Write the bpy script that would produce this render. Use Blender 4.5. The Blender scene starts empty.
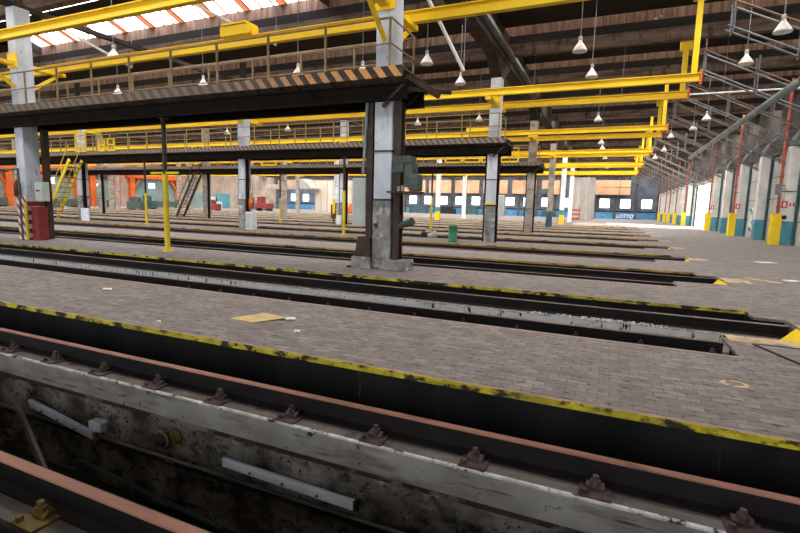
import bpy, math, random
from mathutils import Matrix, Vector
random.seed(7)
SC = bpy.context.scene
COL = SC.collection
PI = math.pi
ORD = ['first', 'second', 'third', 'fourth', 'fifth', 'sixth', 'seventh', 'eighth', 'ninth', 'tenth', 'eleventh',
       'twelfth', 'thirteenth', 'fourteenth', 'fifteenth', 'sixteenth', 'seventeenth', 'eighteenth', 'nineteenth', 'twentieth']

# ------------------------------------------------------------------ mesh builder
class MB:
    def __init__(s): s.v = []; s.f = []; s.m = []
    def add(s, vs, fs, mi=0):
        b = len(s.v); s.v += [tuple(v) for v in vs]
        for f in fs: s.f.append([b + i for i in f]); s.m.append(mi)
        return s
    def box(s, x0, x1, y0, y1, z0, z1, mi=0, mat=None):
        vs = [(x, y, z) for z in (z0, z1) for y in (y0, y1) for x in (x0, x1)]
        if mat is not None: vs = [tuple(mat @ Vector(v)) for v in vs]
        return s.add(vs, [(0, 2, 3, 1), (4, 5, 7, 6), (0, 1, 5, 4), (2, 6, 7, 3), (0, 4, 6, 2), (1, 3, 7, 5)], mi)
    def tube(s, a, b, r, n=8, r2=None, mi=0, caps=True):
        a = Vector(a); b = Vector(b); d = (b - a).normalized()
        u = d.orthogonal().normalized(); w = d.cross(u); r2 = r if r2 is None else r2
        vs = []
        for p, q in ((a, r), (b, r2)):
            for i in range(n):
                t = 2 * PI * i / n; vs.append(p + u * (q * math.cos(t)) + w * (q * math.sin(t)))
        fs = [(i, (i + 1) % n, n + (i + 1) % n, n + i) for i in range(n)]
        if caps: fs += [tuple(range(n - 1, -1, -1)), tuple(range(n, 2 * n))]
        return s.add(vs, fs, mi)
    def bar(s, a, b, w, h, mi=0):
        a = Vector(a); b = Vector(b); d = (b - a); L = d.length; d.normalize()
        up = Vector((0, 0, 1)) if abs(d.z) < .95 else Vector((1, 0, 0))
        sd = d.cross(up).normalized(); up = sd.cross(d)
        m = Matrix((sd, d, up)).transposed().to_4x4(); m.translation = a
        return s.box(-w / 2, w / 2, 0, L, -h / 2, h / 2, mi, m)
    def lathe(s, prof, c=(0, 0, 0), n=16, mi=0):
        vs = []; k = len(prof)
        for i in range(n):
            t = 2 * PI * i / n
            for r, z in prof: vs.append((c[0] + r * math.cos(t), c[1] + r * math.sin(t), c[2] + z))
        fs = [(i * k + j, ((i + 1) % n) * k + j, ((i + 1) % n) * k + j + 1, i * k + j + 1) for i in range(n) for j in range(k - 1)]
        return s.add(vs, fs, mi)
    def extr(s, prof, x0, x1, mi=0, mis=None, axis='x', caps=True):
        """closed profile (a,b): along x -> (x,a,b); along y -> (a,y,b); along z -> (a,b,z)"""
        n = len(prof)
        P = {'x': lambda t, a, b: (t, a, b), 'y': lambda t, a, b: (a, t, b), 'z': lambda t, a, b: (a, b, t)}[axis]
        vs = [P(t, a, b) for t in (x0, x1) for a, b in prof]; b0 = len(s.v); s.v += vs
        for i in range(n):
            j = (i + 1) % n; s.f.append([b0 + i, b0 + j, b0 + n + j, b0 + n + i]); s.m.append(mis[i] if mis else mi)
        if caps:
            s.f.append([b0 + i for i in range(n)]); s.m.append(mi)
            s.f.append([b0 + n + i for i in range(n)]); s.m.append(mi)
        return s
    def build(s, name, mats, parent=None, smooth=False, bevel=0):
        me = bpy.data.meshes.new(name)
        off = Vector(parent['_w']) if parent is not None else Vector((0, 0, 0))
        me.from_pydata([tuple(Vector(v) - off) for v in s.v], [], s.f)
        if not isinstance(mats, (list, tuple)): mats = [mats]
        for m in mats: me.materials.append(m)
        me.polygons.foreach_set('material_index', s.m)
        import bmesh
        bm = bmesh.new(); bm.from_mesh(me); bmesh.ops.recalc_face_normals(bm, faces=bm.faces); bm.to_mesh(me); bm.free()
        if smooth: me.polygons.foreach_set('use_smooth', [True] * len(me.polygons))
        o = bpy.data.objects.new(name, me); COL.objects.link(o)
        if parent is not None:
            o.parent = parent
        o['_w'] = tuple(off)
        if bevel:
            md = o.modifiers.new('bevel', 'BEVEL'); md.width = bevel; md.segments = 2; md.limit_method = 'ANGLE'
        return o

def tag(o, label, cat, group=None, kind=None):
    o['label'] = label; o['category'] = cat
    if group: o['group'] = group
    if kind: o['kind'] = kind
    return o
def thing(name, label, cat, loc=(0, 0, 0), group=None):
    o = bpy.data.objects.new(name, None); COL.objects.link(o); o.empty_display_size = .2
    o.location = loc; o['_w'] = tuple(loc)
    return tag(o, label, cat, group)
def struct(o): o['kind'] = 'structure'; return o
def copy_tree(o, parent=None, loc=None):
    c = o.copy(); COL.objects.link(c)
    if parent is not None: c.parent = parent
    if loc is not None: c.location = loc
    for ch in o.children: copy_tree(ch, c)
    return c

# ------------------------------------------------------------------ materials
def lin(c):
    return tuple(((v / 255) / 12.92 if v / 255 <= .04045 else ((v / 255 + .055) / 1.055) ** 2.4) for v in c) + (1,)
class N:
    def __init__(s, name):
        s.m = bpy.data.materials.new(name); s.m.use_nodes = True; s.t = s.m.node_tree; s.t.nodes.clear()
        s.out = s.n('ShaderNodeOutputMaterial'); s.b = s.n('ShaderNodeBsdfPrincipled')
        s.t.links.new(s.b.outputs[0], s.out.inputs[0])
        s.pos = s.n('ShaderNodeNewGeometry').outputs['Position']
    def n(s, t, **k):
        x = s.t.nodes.new(t)
        for a, b in k.items(): setattr(x, a, b)
        return x
    def l(s, a, b): s.t.links.new(a, b)
    def val(s, sock, v):
        if hasattr(v, 'is_output') or isinstance(v, bpy.types.NodeSocket): s.l(v, sock)
        else: sock.default_value = v
    def scaled(s, st):
        v = s.n('ShaderNodeVectorMath', operation='MULTIPLY'); s.l(s.pos, v.inputs[0]); v.inputs[1].default_value = st; return v.outputs[0]
    def noise(s, scale, st=(1, 1, 1), detail=5, rough=.6):
        x = s.n('ShaderNodeTexNoise'); s.l(s.scaled(st), x.inputs['Vector']); x.inputs['Scale'].default_value = scale
        x.inputs['Detail'].default_value = detail; x.inputs['Roughness'].default_value = rough; return x.outputs['Fac']
    def ramp(s, f, a, b):
        r = s.n('ShaderNodeMapRange'); s.l(f, r.inputs[0]); r.inputs[1].default_value = a; r.inputs[2].default_value = b; return r.outputs[0]
    def mix(s, f, a, b):
        x = s.n('ShaderNodeMix', data_type='RGBA'); s.val(x.inputs[0], f); s.val(x.inputs[6], a); s.val(x.inputs[7], b); return x.outputs[2]
    def math(s, op, a, b=None, c=None):
        x = s.n('ShaderNodeMath', operation=op)
        for i, v in enumerate((a, b, c)):
            if v is not None: s.val(x.inputs[i], v)
        return x.outputs[0]
    def xyz(s):
        x = s.n('ShaderNodeSeparateXYZ'); s.l(s.pos, x.inputs[0]); return x.outputs
    def bump(s, f, st, dist=.01):
        b = s.n('ShaderNodeBump'); b.inputs['Strength'].default_value = st; b.inputs['Distance'].default_value = dist
        s.l(f, b.inputs['Height']); s.l(b.outputs[0], s.b.inputs['Normal'])
    def done(s, col, rough=.8, metal=0.0, spec=.25):
        s.val(s.b.inputs['Base Color'], col); s.val(s.b.inputs['Roughness'], rough); s.b.inputs['Metallic'].default_value = metal
        s.b.inputs['Specular IOR Level'].default_value = spec
        return s.m
def paint(name, c1, c2=None, scale=2.0, rough=.75, metal=0.0, st=(1, 1, 1), spots=None, bump=.15, lo=.35, hi=.65, spec=.25):
    """two-tone noise mix + flaking spots: (colour, scale, low, high, stretch)"""
    k = N(name); c2 = c2 or tuple(v * .8 for v in c1)
    f = k.ramp(k.noise(scale, st), lo, hi); col = k.mix(f, lin(c1), lin(c2))
    for sp in (spots or []):
        g = k.ramp(k.noise(sp[1], sp[4] if len(sp) > 4 else (1, 1, 1), 7, .65), sp[2], sp[3]); col = k.mix(g, col, lin(sp[0]))
    if bump: k.bump(k.noise(scale * 6, st), bump)
    return k.done(col, rough, metal, spec)
def glow(name, col, strength):
    k = N(name); e = k.n('ShaderNodeEmission'); e.inputs[0].default_value = lin(col); e.inputs[1].default_value = strength
    k.l(e.outputs[0], k.out.inputs[0]); return k.m

def m_floor():
    k = N('paver floor')
    b = k.n('ShaderNodeTexBrick'); k.l(k.scaled((1, 1, 1)), b.inputs['Vector'])
    b.offset = .5; b.inputs['Scale'].default_value = 1.0
    b.inputs['Brick Width'].default_value = .17; b.inputs['Row Height'].default_value = .098
    b.inputs['Mortar Size'].default_value = .005; b.inputs['Mortar Smooth'].default_value = .4; b.inputs['Bias'].default_value = 0
    b.inputs['Color1'].default_value = lin((150, 144, 141)); b.inputs['Color2'].default_value = lin((120, 114, 111))
    b.inputs['Mortar'].default_value = lin((96, 89, 84))
    big = k.ramp(k.noise(.55), .3, .7); col = k.mix(k.math('MULTIPLY', big, .45), b.outputs['Color'], lin((148, 133, 124)))
    fine = k.ramp(k.noise(7, (.4, 1, 1), 8, .75), .47, .66); col = k.mix(k.math('MULTIPLY', fine, .6), col, lin((84, 77, 73)))
    blk = k.ramp(k.noise(16, (.45, 1.3, 1), 4, .6), .57, .65); col = k.mix(k.math('MULTIPLY', blk, .8), col, lin((52, 47, 44)))
    mid = k.ramp(k.noise(1.4, (1, 1, 1), 6, .7), .45, .7); col = k.mix(k.math('MULTIPLY', mid, .4), col, lin((104, 96, 92)))
    pale = k.ramp(k.noise(2.3, (.5, 1, 1), 8, .7), .6, .8); col = k.mix(k.math('MULTIPLY', pale, .45), col, lin((186, 178, 172)))
    h = k.math('ADD', k.math('MULTIPLY', b.outputs['Fac'], -1.0), k.math('MULTIPLY', k.noise(14), .7))
    k.bump(h, .45, .012)
    return k.done(col, .72)
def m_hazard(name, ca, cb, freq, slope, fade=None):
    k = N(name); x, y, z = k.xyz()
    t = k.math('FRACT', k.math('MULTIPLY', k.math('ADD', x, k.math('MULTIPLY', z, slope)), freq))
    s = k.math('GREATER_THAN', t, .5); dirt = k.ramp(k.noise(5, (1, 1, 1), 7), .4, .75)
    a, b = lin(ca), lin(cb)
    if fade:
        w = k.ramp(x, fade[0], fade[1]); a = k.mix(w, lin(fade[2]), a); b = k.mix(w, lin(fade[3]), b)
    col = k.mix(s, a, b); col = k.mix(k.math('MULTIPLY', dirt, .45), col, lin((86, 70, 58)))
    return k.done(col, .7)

MT = {}
MT['floor'] = m_floor()
MT['lip'] = paint('concrete lip', (176, 150, 136), (140, 120, 110), 4)
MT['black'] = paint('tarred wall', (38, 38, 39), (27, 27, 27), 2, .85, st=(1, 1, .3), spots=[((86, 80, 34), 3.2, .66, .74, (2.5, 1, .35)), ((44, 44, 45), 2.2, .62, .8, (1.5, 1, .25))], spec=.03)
MT['coping'] = paint('coping concrete', (152, 149, 142), (122, 118, 111), 2.0, .85, spots=[((92, 80, 66), 2.0, .52, .68, (.5, 1, 2.5)), ((66, 60, 54), 5, .58, .68, (.4, 1, 4)), ((34, 32, 30), 9, .63, .69)])
MT['rustline'] = paint('rusty seam', (72, 56, 42), (40, 33, 28), 5, .9, spots=[((120, 114, 106), 3, .52, .6, (.6, 1, 1))])
MT['coping_top'] = paint('ledge concrete', (112, 104, 100), (88, 82, 78), 3.0, .85, spots=[((54, 50, 47), 5, .56, .7)])
MT['coping_white'] = paint('flaking white paint', (248, 248, 246), (234, 234, 233), 2, .8, spots=[((26, 26, 26), 6, .585, .62, (1.6, 1, .4)), ((150, 148, 146), 2.2, .58, .75, (.6, 1, 1))])
MT['chip'] = paint('chipped white edge', (214, 211, 204), (160, 154, 148), 8, .8, spots=[((48, 44, 42), 14, .55, .6)])
MT['pitwall'] = paint('stained pit wall', (150, 144, 135), (70, 65, 59), 1.6, .9, lo=.40, hi=.6, spots=[((34, 31, 28), 4.5, .49, .64, (.7, 1, 1.3)), ((110, 82, 56), 1.4, .57, .72, (.5, 1, 2.5)), ((176, 174, 170), 9, .64, .72), ((22, 20, 19), 20, .58, .64)], bump=.4)
MT['pitfloor'] = paint('pit floor', (58, 55, 52), (36, 34, 32), 2)
MT['railhead'] = paint('rail running surface', (160, 113, 94), (124, 87, 72), 3, .55, st=(.3, 1, 1), spots=[((92, 62, 50), 8, .56, .75, (.4, 1, 1))])
MT['railhead_dull'] = paint('dull rail running surface', (134, 114, 106), (98, 82, 76), 3, .6, st=(.3, 1, 1))
MT['railside'] = paint('oiled rail steel', (34, 31, 30), (24, 22, 22), 2, .6, spots=[((44, 36, 31), 4, .62, .75, (.4, 1, 1))], spec=.12)
MT['clip'] = paint('rusty fastener', (92, 76, 72), (60, 48, 45), 12, .65, .2)
MT['clip_yellow'] = paint('yellowed fastener', (128, 108, 58), (84, 66, 40), 10, .7)
MT['edge'] = paint('yellow edge paint', (206, 190, 44), (166, 148, 40), 5, .7, spots=[((44, 40, 26), 6, .485, .56, (.6, 1, 1)), ((104, 94, 50), 2.4, .52, .7, (.5, 1, 1))])
MT['edge_old'] = paint('worn ochre edge paint', (196, 160, 66), (156, 124, 64), 3, .75, spots=[((84, 68, 48), 4, .52, .62, (.4, 1, 1))])
MT['yellow'] = paint('girder yellow', (240, 202, 30), (226, 182, 26), 1.2, .5, st=(.4, 1, 1), spots=[((120, 92, 40), 3.2, .66, .78, (.4, 1, 1))], bump=.05)
MT['yellow_post'] = paint('post yellow', (226, 200, 40), (206, 174, 36), 3, .55, spots=[((120, 98, 48), 6, .62, .72)])
MT['guard'] = paint('guard yellow', (240, 208, 40), (226, 190, 40), 2, .6, spots=[((170, 150, 110), 5, .66, .76)])
MT['colgrey'] = paint('column concrete', (206, 211, 218), (174, 179, 186), 1.4, .8, st=(1, 1, .5), spots=[((128, 126, 124), 2.6, .56, .74, (1.5, 1.5, .35)), ((96, 86, 78), 5, .63, .74, (1, 1, .4)), ((226, 230, 234), 3, .64, .74)])
MT['colgrime'] = paint('grimy column base', (156, 155, 152), (104, 103, 100), 2.6, .8, spots=[((214, 215, 215), 3.6, .56, .68), ((58, 54, 50), 4, .57, .68)])
MT['colbrown'] = paint('brown stained column', (172, 162, 152), (140, 128, 118), 2, .85, spots=[((100, 86, 76), 3, .58, .72)])
MT['colwhite'] = paint('white column', (240, 240, 238), (218, 218, 216), 2, .75, spots=[((160, 156, 150), 4, .62, .74)])
MT['steel'] = paint('brown painted steel', (74, 58, 47), (46, 36, 30), 3, .6, spots=[((116, 84, 58), 5, .64, .74)])
MT['steel_dark'] = paint('dark gantry steel', (38, 30, 24), (23, 19, 16), 2, .8, spec=.06)
MT['deckrib'] = paint('corrugated deck sheet', (104, 88, 74), (76, 63, 53), 2, .6, spots=[((50, 40, 33), 4, .56, .7)])
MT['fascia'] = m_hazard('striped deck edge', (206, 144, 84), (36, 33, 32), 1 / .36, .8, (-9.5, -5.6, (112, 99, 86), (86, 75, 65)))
MT['fascia_old'] = m_hazard('faded striped deck edge', (140, 126, 108), (92, 81, 71), 1 / .27, .8)
MT['railing'] = paint('handrail tube', (150, 128, 92), (120, 98, 70), 4, .55)
MT['railing_y'] = paint('yellowish handrail tube', (172, 150, 88), (136, 116, 72), 4, .55)
MT['pipe'] = paint('galvanised pipe', (128, 130, 130), (98, 100, 100), 3, .45, .3)
MT['pipe_rust'] = paint('rusty truss tube', (138, 100, 72), (98, 72, 54), 3, .6)
MT['duct'] = paint('blue grey duct', (136, 150, 150), (112, 124, 126), 2, .5, .2)
MT['redpipe'] = paint('red oxide pipe', (176, 94, 70), (148, 72, 54), 3, .6)
MT['soffit'] = paint('dark roof boards', (44, 37, 33), (26, 22, 20), 1.2, .9, st=(.15, 1.5, 1))
MT['plank'] = paint('weathered roof beam', (112, 94, 83), (64, 52, 45), 1.2, .85, st=(.5, 1, 4), spots=[((40, 33, 29), 2.4, .52, .7, (1.2, 1, .5)), ((168, 154, 144), 5, .68, .76, (3, 1, .4))])
MT['litstrip'] = paint('rust streaked upstand', (136, 112, 98), (92, 70, 58), 2.2, .8, st=(2.5, 1, .3), spots=[((60, 46, 38), 3, .55, .68, (3, 1, .3)), ((224, 216, 204), .7, .68, .74)])
MT['roofbeam'] = paint('dark concrete roof beam', (66, 57, 51), (42, 35, 32), 1.4, .9, spots=[((30, 26, 24), 3, .54, .7)])
MT['sky'] = glow('added roof panes', (252, 250, 250), 5.5)  # glow for the unseen panes added behind the gutter beams
MT['sky_far'] = glow('brighter added roof panes', (254, 252, 250), 9.0)  # same added panes, made stronger to brighten the far hall
MT['sky_dim'] = glow('dim slot roof glass', (255, 240, 222), 2.4)  # weak glow, strength set to light the slot upstands
MT['sky_rust'] = glow('rust stained roof glass', (255, 150, 104), .55)
MT['sky_low'] = glow('bright broken roof glass', (250, 250, 255), 6.0)
MT['winglow'] = glow('daylit window glass', (236, 246, 255), 5.0)
MT['bayglow'] = paint('grey green panel', (150, 160, 146), (104, 114, 104), .35, .6)
MT['glazebar'] = paint('rusty glazing bar', (206, 112, 66), (170, 90, 56), 2, .7)
MT['wallwhite'] = paint('painted panel wall', (186, 186, 180), (160, 160, 154), .9, .8, spots=[((128, 120, 108), 1.6, .56, .74, (1, 1, .3)), ((100, 94, 88), 6, .66, .76)])
MT['pilwhite'] = paint('white pilaster paint', (222, 219, 212), (200, 196, 189), 1.4, .75, spots=[((150, 140, 130), 2.6, .58, .74, (1, 1, .3))])
MT['teal'] = paint('teal dado paint', (88, 148, 160), (74, 130, 144), 2, .65, spots=[((130, 150, 150), 5, .64, .74)])
MT['teal_dark'] = paint('dark teal paint', (70, 96, 98), (52, 74, 78), 2, .65)
MT['upperwall'] = paint('upper wall boards', (96, 90, 86), (64, 60, 57), 1, .9)
MT['hauch'] = paint('grey haunch', (120, 117, 113), (84, 81, 78), 1.6, .85)
MT['farwall'] = paint('far wall paint', (104, 112, 124), (74, 80, 90), .6, .85)
MT['fardado'] = paint('far dado paint', (84, 142, 176), (64, 116, 160), .8, .7, spots=[((140, 176, 196), 1.2, .6, .7)])
MT['board'] = paint('brown hoarding board', (206, 164, 130), (182, 138, 104), .5, .7, spots=[((150, 110, 84), 1.2, .62, .74, (1, 1, .3))])
MT['leftwall'] = paint('beige end wall', (172, 154, 138), (136, 120, 108), .3, .85)
MT['orange'] = paint('orange portal paint', (216, 106, 46), (192, 88, 38), .8, .6)
MT['panelgrey'] = paint('grey enclosure panel', (182, 178, 170), (150, 144, 136), 1.2, .8, st=(2, 2, .2))
MT['panelcream'] = paint('cream enclosure panel', (216, 206, 190), (188, 172, 154), .8, .8, st=(2, 2, .2), spots=[((150, 110, 84), 1.2, .62, .74, (2, 2, .3))])
MT['cabinet'] = paint('pale cabinet', (196, 202, 198), (176, 182, 178), 4, .6)
MT['green'] = paint('machine grey green', (86, 96, 90), (64, 72, 68), 4, .6, spots=[((44, 42, 40), 6, .58, .7)])
MT['binGreen'] = paint('bin green', (56, 122, 84), (44, 100, 70), 5, .5)
MT['redbox'] = paint('dark red paint', (138, 58, 54), (112, 44, 44), 4, .6)
MT['redwhite'] = m_hazard('red and white stripes', (226, 220, 214), (140, 52, 50), 1 / .30, .95)
MT['white'] = paint('white enamel', (232, 232, 230), (216, 216, 214), 4, .4)
MT['shade'] = paint('lamp enamel', (226, 220, 210), (196, 188, 176), 6, .35)
MT['lightgrey'] = paint('fixture housing', (240, 245, 252), (216, 224, 236), 3, .5, spots=[((90, 90, 94), 10, .64, .7)])
MT['ply'] = paint('yellow board', (214, 192, 134), (194, 168, 108), 4, .7, spots=[((160, 134, 90), 9, .58, .7)])
MT['paper'] = paint('scrap paper', (236, 234, 228), (214, 210, 204), 8, .8)
MT['rubble'] = paint('pale rubble', (216, 212, 206), (150, 146, 140), 12, .9)
MT['lamprust'] = paint('lamp rust', (96, 56, 44), (66, 42, 36), 9)
MT['lamprim'] = paint('dull cream rim', (150, 138, 118), (112, 100, 84), 8)
MT['dullyellow'] = paint('dull yellow cap', (124, 116, 46), (92, 86, 38), 8)
MT['bluepatch'] = paint('pale blue patch', (184, 208, 232), (170, 194, 222), .5, .4)
MT['red'] = paint('sign red', (206, 48, 44), (190, 40, 40), 3, .5)
MT['blackpl'] = paint('black plastic', (34, 34, 36), (26, 26, 28), 4, .5)
MT['wornyellow'] = paint('worn floor paint', (214, 184, 128), (170, 152, 132), 3, .75, spots=[((140, 128, 120), 6, .52, .6)])
MT['cover'] = paint('steel cover plate', (140, 136, 134), (112, 108, 106), 6, .6)
MT['glassp'] = paint('grey teal glazing', (140, 160, 156), (96, 116, 112), .25, .35)
def m_graffiti():
    k = N('sprayed lettering'); v = k.n('ShaderNodeTexVoronoi'); k.l(k.scaled((1, 2.2, 3)), v.inputs['Vector']); v.inputs['Scale'].default_value = 1.4
    r = k.n('ShaderNodeValToRGB'); s = k.n('ShaderNodeSeparateColor'); k.l(v.outputs['Color'], s.inputs[0]); k.l(s.outputs[0], r.inputs[0])
    e = r.color_ramp; e.interpolation = 'CONSTANT'
    for p, c in ((0, (216, 216, 210)), (.35, (84, 140, 170)), (.5, (226, 214, 150)), (.62, (200, 210, 206)), (.75, (120, 168, 120)), (.88, (70, 70, 80))):
        q = e.elements.new(p) if p else e.elements[0]; q.color = lin(c)
    return k.done(r.outputs[0], .7)
MT['graffiti'] = m_graffiti()

# ------------------------------------------------------------------ dimensions
XL, XR, XPIL = -85.0, 8.53, 7.95
YB, YF = -13.0, 108.0
ZC = 9.05
FE = [3.86, 8.95, 14.15, 19.45] + [19.45 + 5.45 * i for i in range(1, 9)]     # far edge of each pit
W = 2.98                                                                       # pit opening, edge to edge
COLX = [-4.95, -18.95, -32.9, -46.85, -60.8, -74.7]
COLY = [10.4 + 10.9 * i for i in range(9)]

# ------------------------------------------------------------------ floor and pits
fl = MB()
def slab(x0, x1, y0, y1): fl.box(x0, x1, y0, y1, -.035, 0)
slab(2.42, XR + .2, YB, YF)
prev = YB
for fe in FE:
    ne = fe - W
    slab(XL, 2.42, prev, ne)
    slab(1.35, 2.42, ne, ne + .90)          # near rail's trench ends first
    slab(2.02, 2.42, fe - .50, fe)
    prev = fe
slab(XL, 2.42, prev, YF)
floor = struct(fl.build('floor', MT['floor']))

PITNAME = ['first pit from the camera'] + [ORD[i] + ' pit from the camera' for i in range(1, 20)]
for i, fe in enumerate(FE):
    ne = fe - W; c = fe - W / 2; o = 0 if i == 0 else .08; q = 0 if i == 0 else .045
    # dark trench walls with trench floor
    b = MB()
    for (yw, ya, xe) in ((fe, fe - .50, 2.02), (ne, ne + .47, 1.35)):
        s = 1 if yw == fe else -1
        b.box(XL, xe, min(yw, yw + .12 * s), max(yw, yw + .12 * s), -.6, -.036)           # vertical face under the floor edge
        b.box(XL, xe, min(yw, ya), max(yw, ya), -.6, -.45)    # trench bottom
        b.box(xe, xe + .05, min(yw, ya), max(yw, ya), -.6, -.036)
        if yw == fe: b.box(xe, 2.42, fe - .50, fe - .46, -.6, -.036)
    struct(b.build('trench_wall', MT['black']))
    # two coping beams that carry the rails
    b = MB(); white = i in (1,)
    for (y0, y1, xe, face) in ((fe - .88 - o, fe - .50, 2.40, 0), (ne + .47, ne + .88 + o, 2.40, 1)):
        b.box(XL, xe, y0, y1, -.49, -.25 + q, 0)
        b.box(XL, xe, y0 + .001, y1 - .001, -.2505 + q, -.2485 + q, 1)
        yy = y0 if face == 0 else y1
        if face == 0: b.box(XL, xe, yy - .014, yy + .014, -.263 + q, -.2475 + q, 2)
    for yy in (fe - .88 - o, ne + .88 + o): b.box(XL, 2.4, yy - .008, yy + .008, -.51, -.475, 4)
    struct(b.build('pit_coping', [MT['coping_white'] if white else MT['coping'], MT['coping_top'], MT['chip'], MT['pitwall'], MT['rustline']]))
    b = MB()
    b.box(XL, 2.40, fe - .74 - o, fe - .62, -1.55, -.49); b.box(XL, 2.40, ne + .62, ne + .74 + o, -1.55, -.49)
    b.box(2.40, 2.46, ne + .4, fe - .4, -1.55, -.036)
    struct(b.build('pit_wall', MT['pitwall']))
    struct(MB().box(XL, 2.40, ne + .62, fe - .62, -1.62, -1.5).build('pit_floor', MT['pitfloor']))
    # painted steel edge
    if i < 2: struct(MB().box(XL, 2.0, fe, fe + .03, .0005, .004).build('trim_%d' % (10 + i), MT['lip']))
    e = MB().box(XL, 2.0, fe - .016, fe, -.052, .002).box(2.0, 2.02, fe - .2, fe + .06, -.035, .006)
    tag(e.build('edge_angle', MT['edge'] if i < 2 else MT['edge_old']),
        ('yellow painted steel edge' if i < 2 else 'worn ochre steel edge') + ' on the far rim of the ' + PITNAME[i], 'edge strip', 'painted pit edges')
    e = MB().box(XL, 1.38, ne - .05, ne + .012, -.05, .003)
    tag(e.build('edge_kerb', MT['lip']), 'bare pale concrete rim along the camera side of the ' + PITNAME[i], 'edge strip', 'bare pit rims')
    # yellow sloped end block
    t = thing('end_wedge', 'yellow sloped end block closing the ' + PITNAME[i], 'end block', (2.3, c, -.3), 'pit end blocks')
    MB().extr([(2.12, -.32), (2.40, -.32), (2.40, -.01)], ne + .98, fe - .98, axis='y').build('sloped_plate', MT['guard'], t)
    MB().box(2.42, 2.95, fe - 1.6, fe - .85, .0, .006).build('floor_plate', MT['wornyellow'], t)

# ------------------------------------------------------------------ rails
def rail_profile(y, z=-.248):
    return [(y - .07, z), (y + .07, z), (y + .07, z + .012), (y + .012, z + .032), (y + .010, z + .125), (y + .036, z + .138), (y + .036, z + .166),
            (y + .030, z + .173), (y - .030, z + .173), (y - .036, z + .166), (y - .036, z + .138), (y - .010, z + .125), (y - .012, z + .032), (y - .07, z + .012)]
def fastener(parent, x, y, s, mat):
    """sole plate, wedge clip and screw gripping the rail foot; s = side"""
    f = MB().box(x - .095, x + .095, min(y + s * .06, y + s * .21), max(y + s * .06, y + s * .21), -.249, -.232).build('fastener', mat, parent, bevel=.004)
    a = y + s * .06; b = y + s * .125
    q = MB().extr([(a, -.236), (a, -.205), (a + s * .03, -.196), (b, -.215), (b, -.236)], x - .055, x + .055).build('clip', mat, f)
    q['_w'] = f['_w']
    cy = y + s * .105
    k = MB().tube((x, cy, -.215), (x, cy, -.175), .033, 6).tube((x, cy, -.175), (x, cy, -.145), .019, 8); k.build('bolt', mat, f)
    MB().tube((x - .06, y + s * .18, -.24), (x - .06, y + s * .18, -.205), .020, 6).build('screw', mat, f)
for i, fe in enumerate(FE):
    for j, (y, xe, side) in enumerate(((fe - .67 - (.08 if i else 0), 2.38, -1), (fe - W + .67 + (.08 if i else 0), 1.34, -1))):
        lab = ('rust topped rail along the far wall of the ' if j == 0 else 'rail on the camera side of the ') + PITNAME[i]
        zr = -.248 + (.045 if i else 0)
        r = MB().extr(rail_profile(y, zr), XL, xe, 0, [0, 0, 0, 0, 0, 0, 1, 1, 1, 0, 0, 0, 0, 0])
        mats = [MT['railside'], MT['railhead'] if i == 0 else MT['railhead_dull']]
        ro = thing('rail', lab, 'rail', (0, y, zr), 'pit rails')
        r.build('rail_bar', mats, ro)
        if i == 0 and j == 0:
            for n in range(12): fastener(ro, .80 - .772 * n, y, -1, MT['clip'])
        if i == 0 and j == 1:
            for n in range(2): fastener(ro, -2.74 - .772 * n, y, -1, MT['clip_yellow'])
        if i == 1 and j == 1:
            for n in range(12): fastener(ro, 1.22 - .772 * n, y, -1, MT['clip'])
            for ch in ro.children:
                if ch.name.startswith('fastener'): ch.location.z += .045

# ------------------------------------------------------------------ things in the first pit
yw = FE[0] - .74
def fixture(x0, z0, x1, z1, yy, label):
    t = thing('strip_light', label, 'light', (x0, yy, z0), 'pit strip lights')
    MB().bar((x0, yy, z0), (x1, yy, z1), .05, .08).build('housing', MT['lightgrey'], t, bevel=.01)
    b = MB()
    for u in (.25, .5, .75): b.tube((x0 + (x1 - x0) * u, yy - .036, z0 + (z1 - z0) * u), (x0 + (x1 - x0) * u, yy - .05, z0 + (z1 - z0) * u), .012, 8)
    b.build('stud', MT['cover'], t)
    MB().bar((x0 - .02, yy, z0), (x0 + .015, yy, z0), .055, .09).build('end_cap', MT['pitwall'], t); MB().bar((x1 - .015, yy, z1), (x1 + .02, yy, z1), .055, .09).build('end_cap', MT['pitwall'], t)
fixture(-5.87, -.80, -4.75, -.96, yw - .06, 'pale grey strip light hanging askew in the pit beside a leaning bar')
fixture(-3.02, -.80, -1.66, -.83, yw - .06, 'white strip light fixed level to the stained pit wall')
t = thing('lamp_arm', 'small grey pivot box behind the end of the tilted strip light', 'bracket', (-4.62, yw - .05, -.83))
MB().box(-4.80, -4.62, yw - .10, yw - .002, -.88, -.78).build('box', MT['lightgrey'], t, bevel=.01)
MB().tube((-4.62, yw - .05, -.83), (-4.54, yw - .05, -.83), .035, 10).build('socket', MT['pitwall'], t)
tag(MB().bar((-6.02, 2.98, -.72), (-4.35, 2.50, -1.49), .03, .13).build('metal_bar', MT['cover']), 'grey flat bar leaning against the wall inside the first pit', 'bar')
t = thing('bulkhead_lamp', 'rusty bulkhead lamp with a cream rim on the pit wall', 'lamp', (-3.83, yw, -.80))
MB().lathe([(.0, .0), (.075, .01), (.075, .03), (.04, .055), (0, .06)], n=16).build('body', MT['lamprust'], t, smooth=True)
MB().lathe([(.075, .0), (.098, .01), (.094, .03), (.075, .035)], n=20).build('rim', MT['lamprim'], t, smooth=True)
for ch in t.children: ch.rotation_euler = (PI / 2, 0, 0)
for ch in t.children:
    for v in ch.data.vertices: v.co = v.co + Vector(t['_w']) if False else v.co
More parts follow.
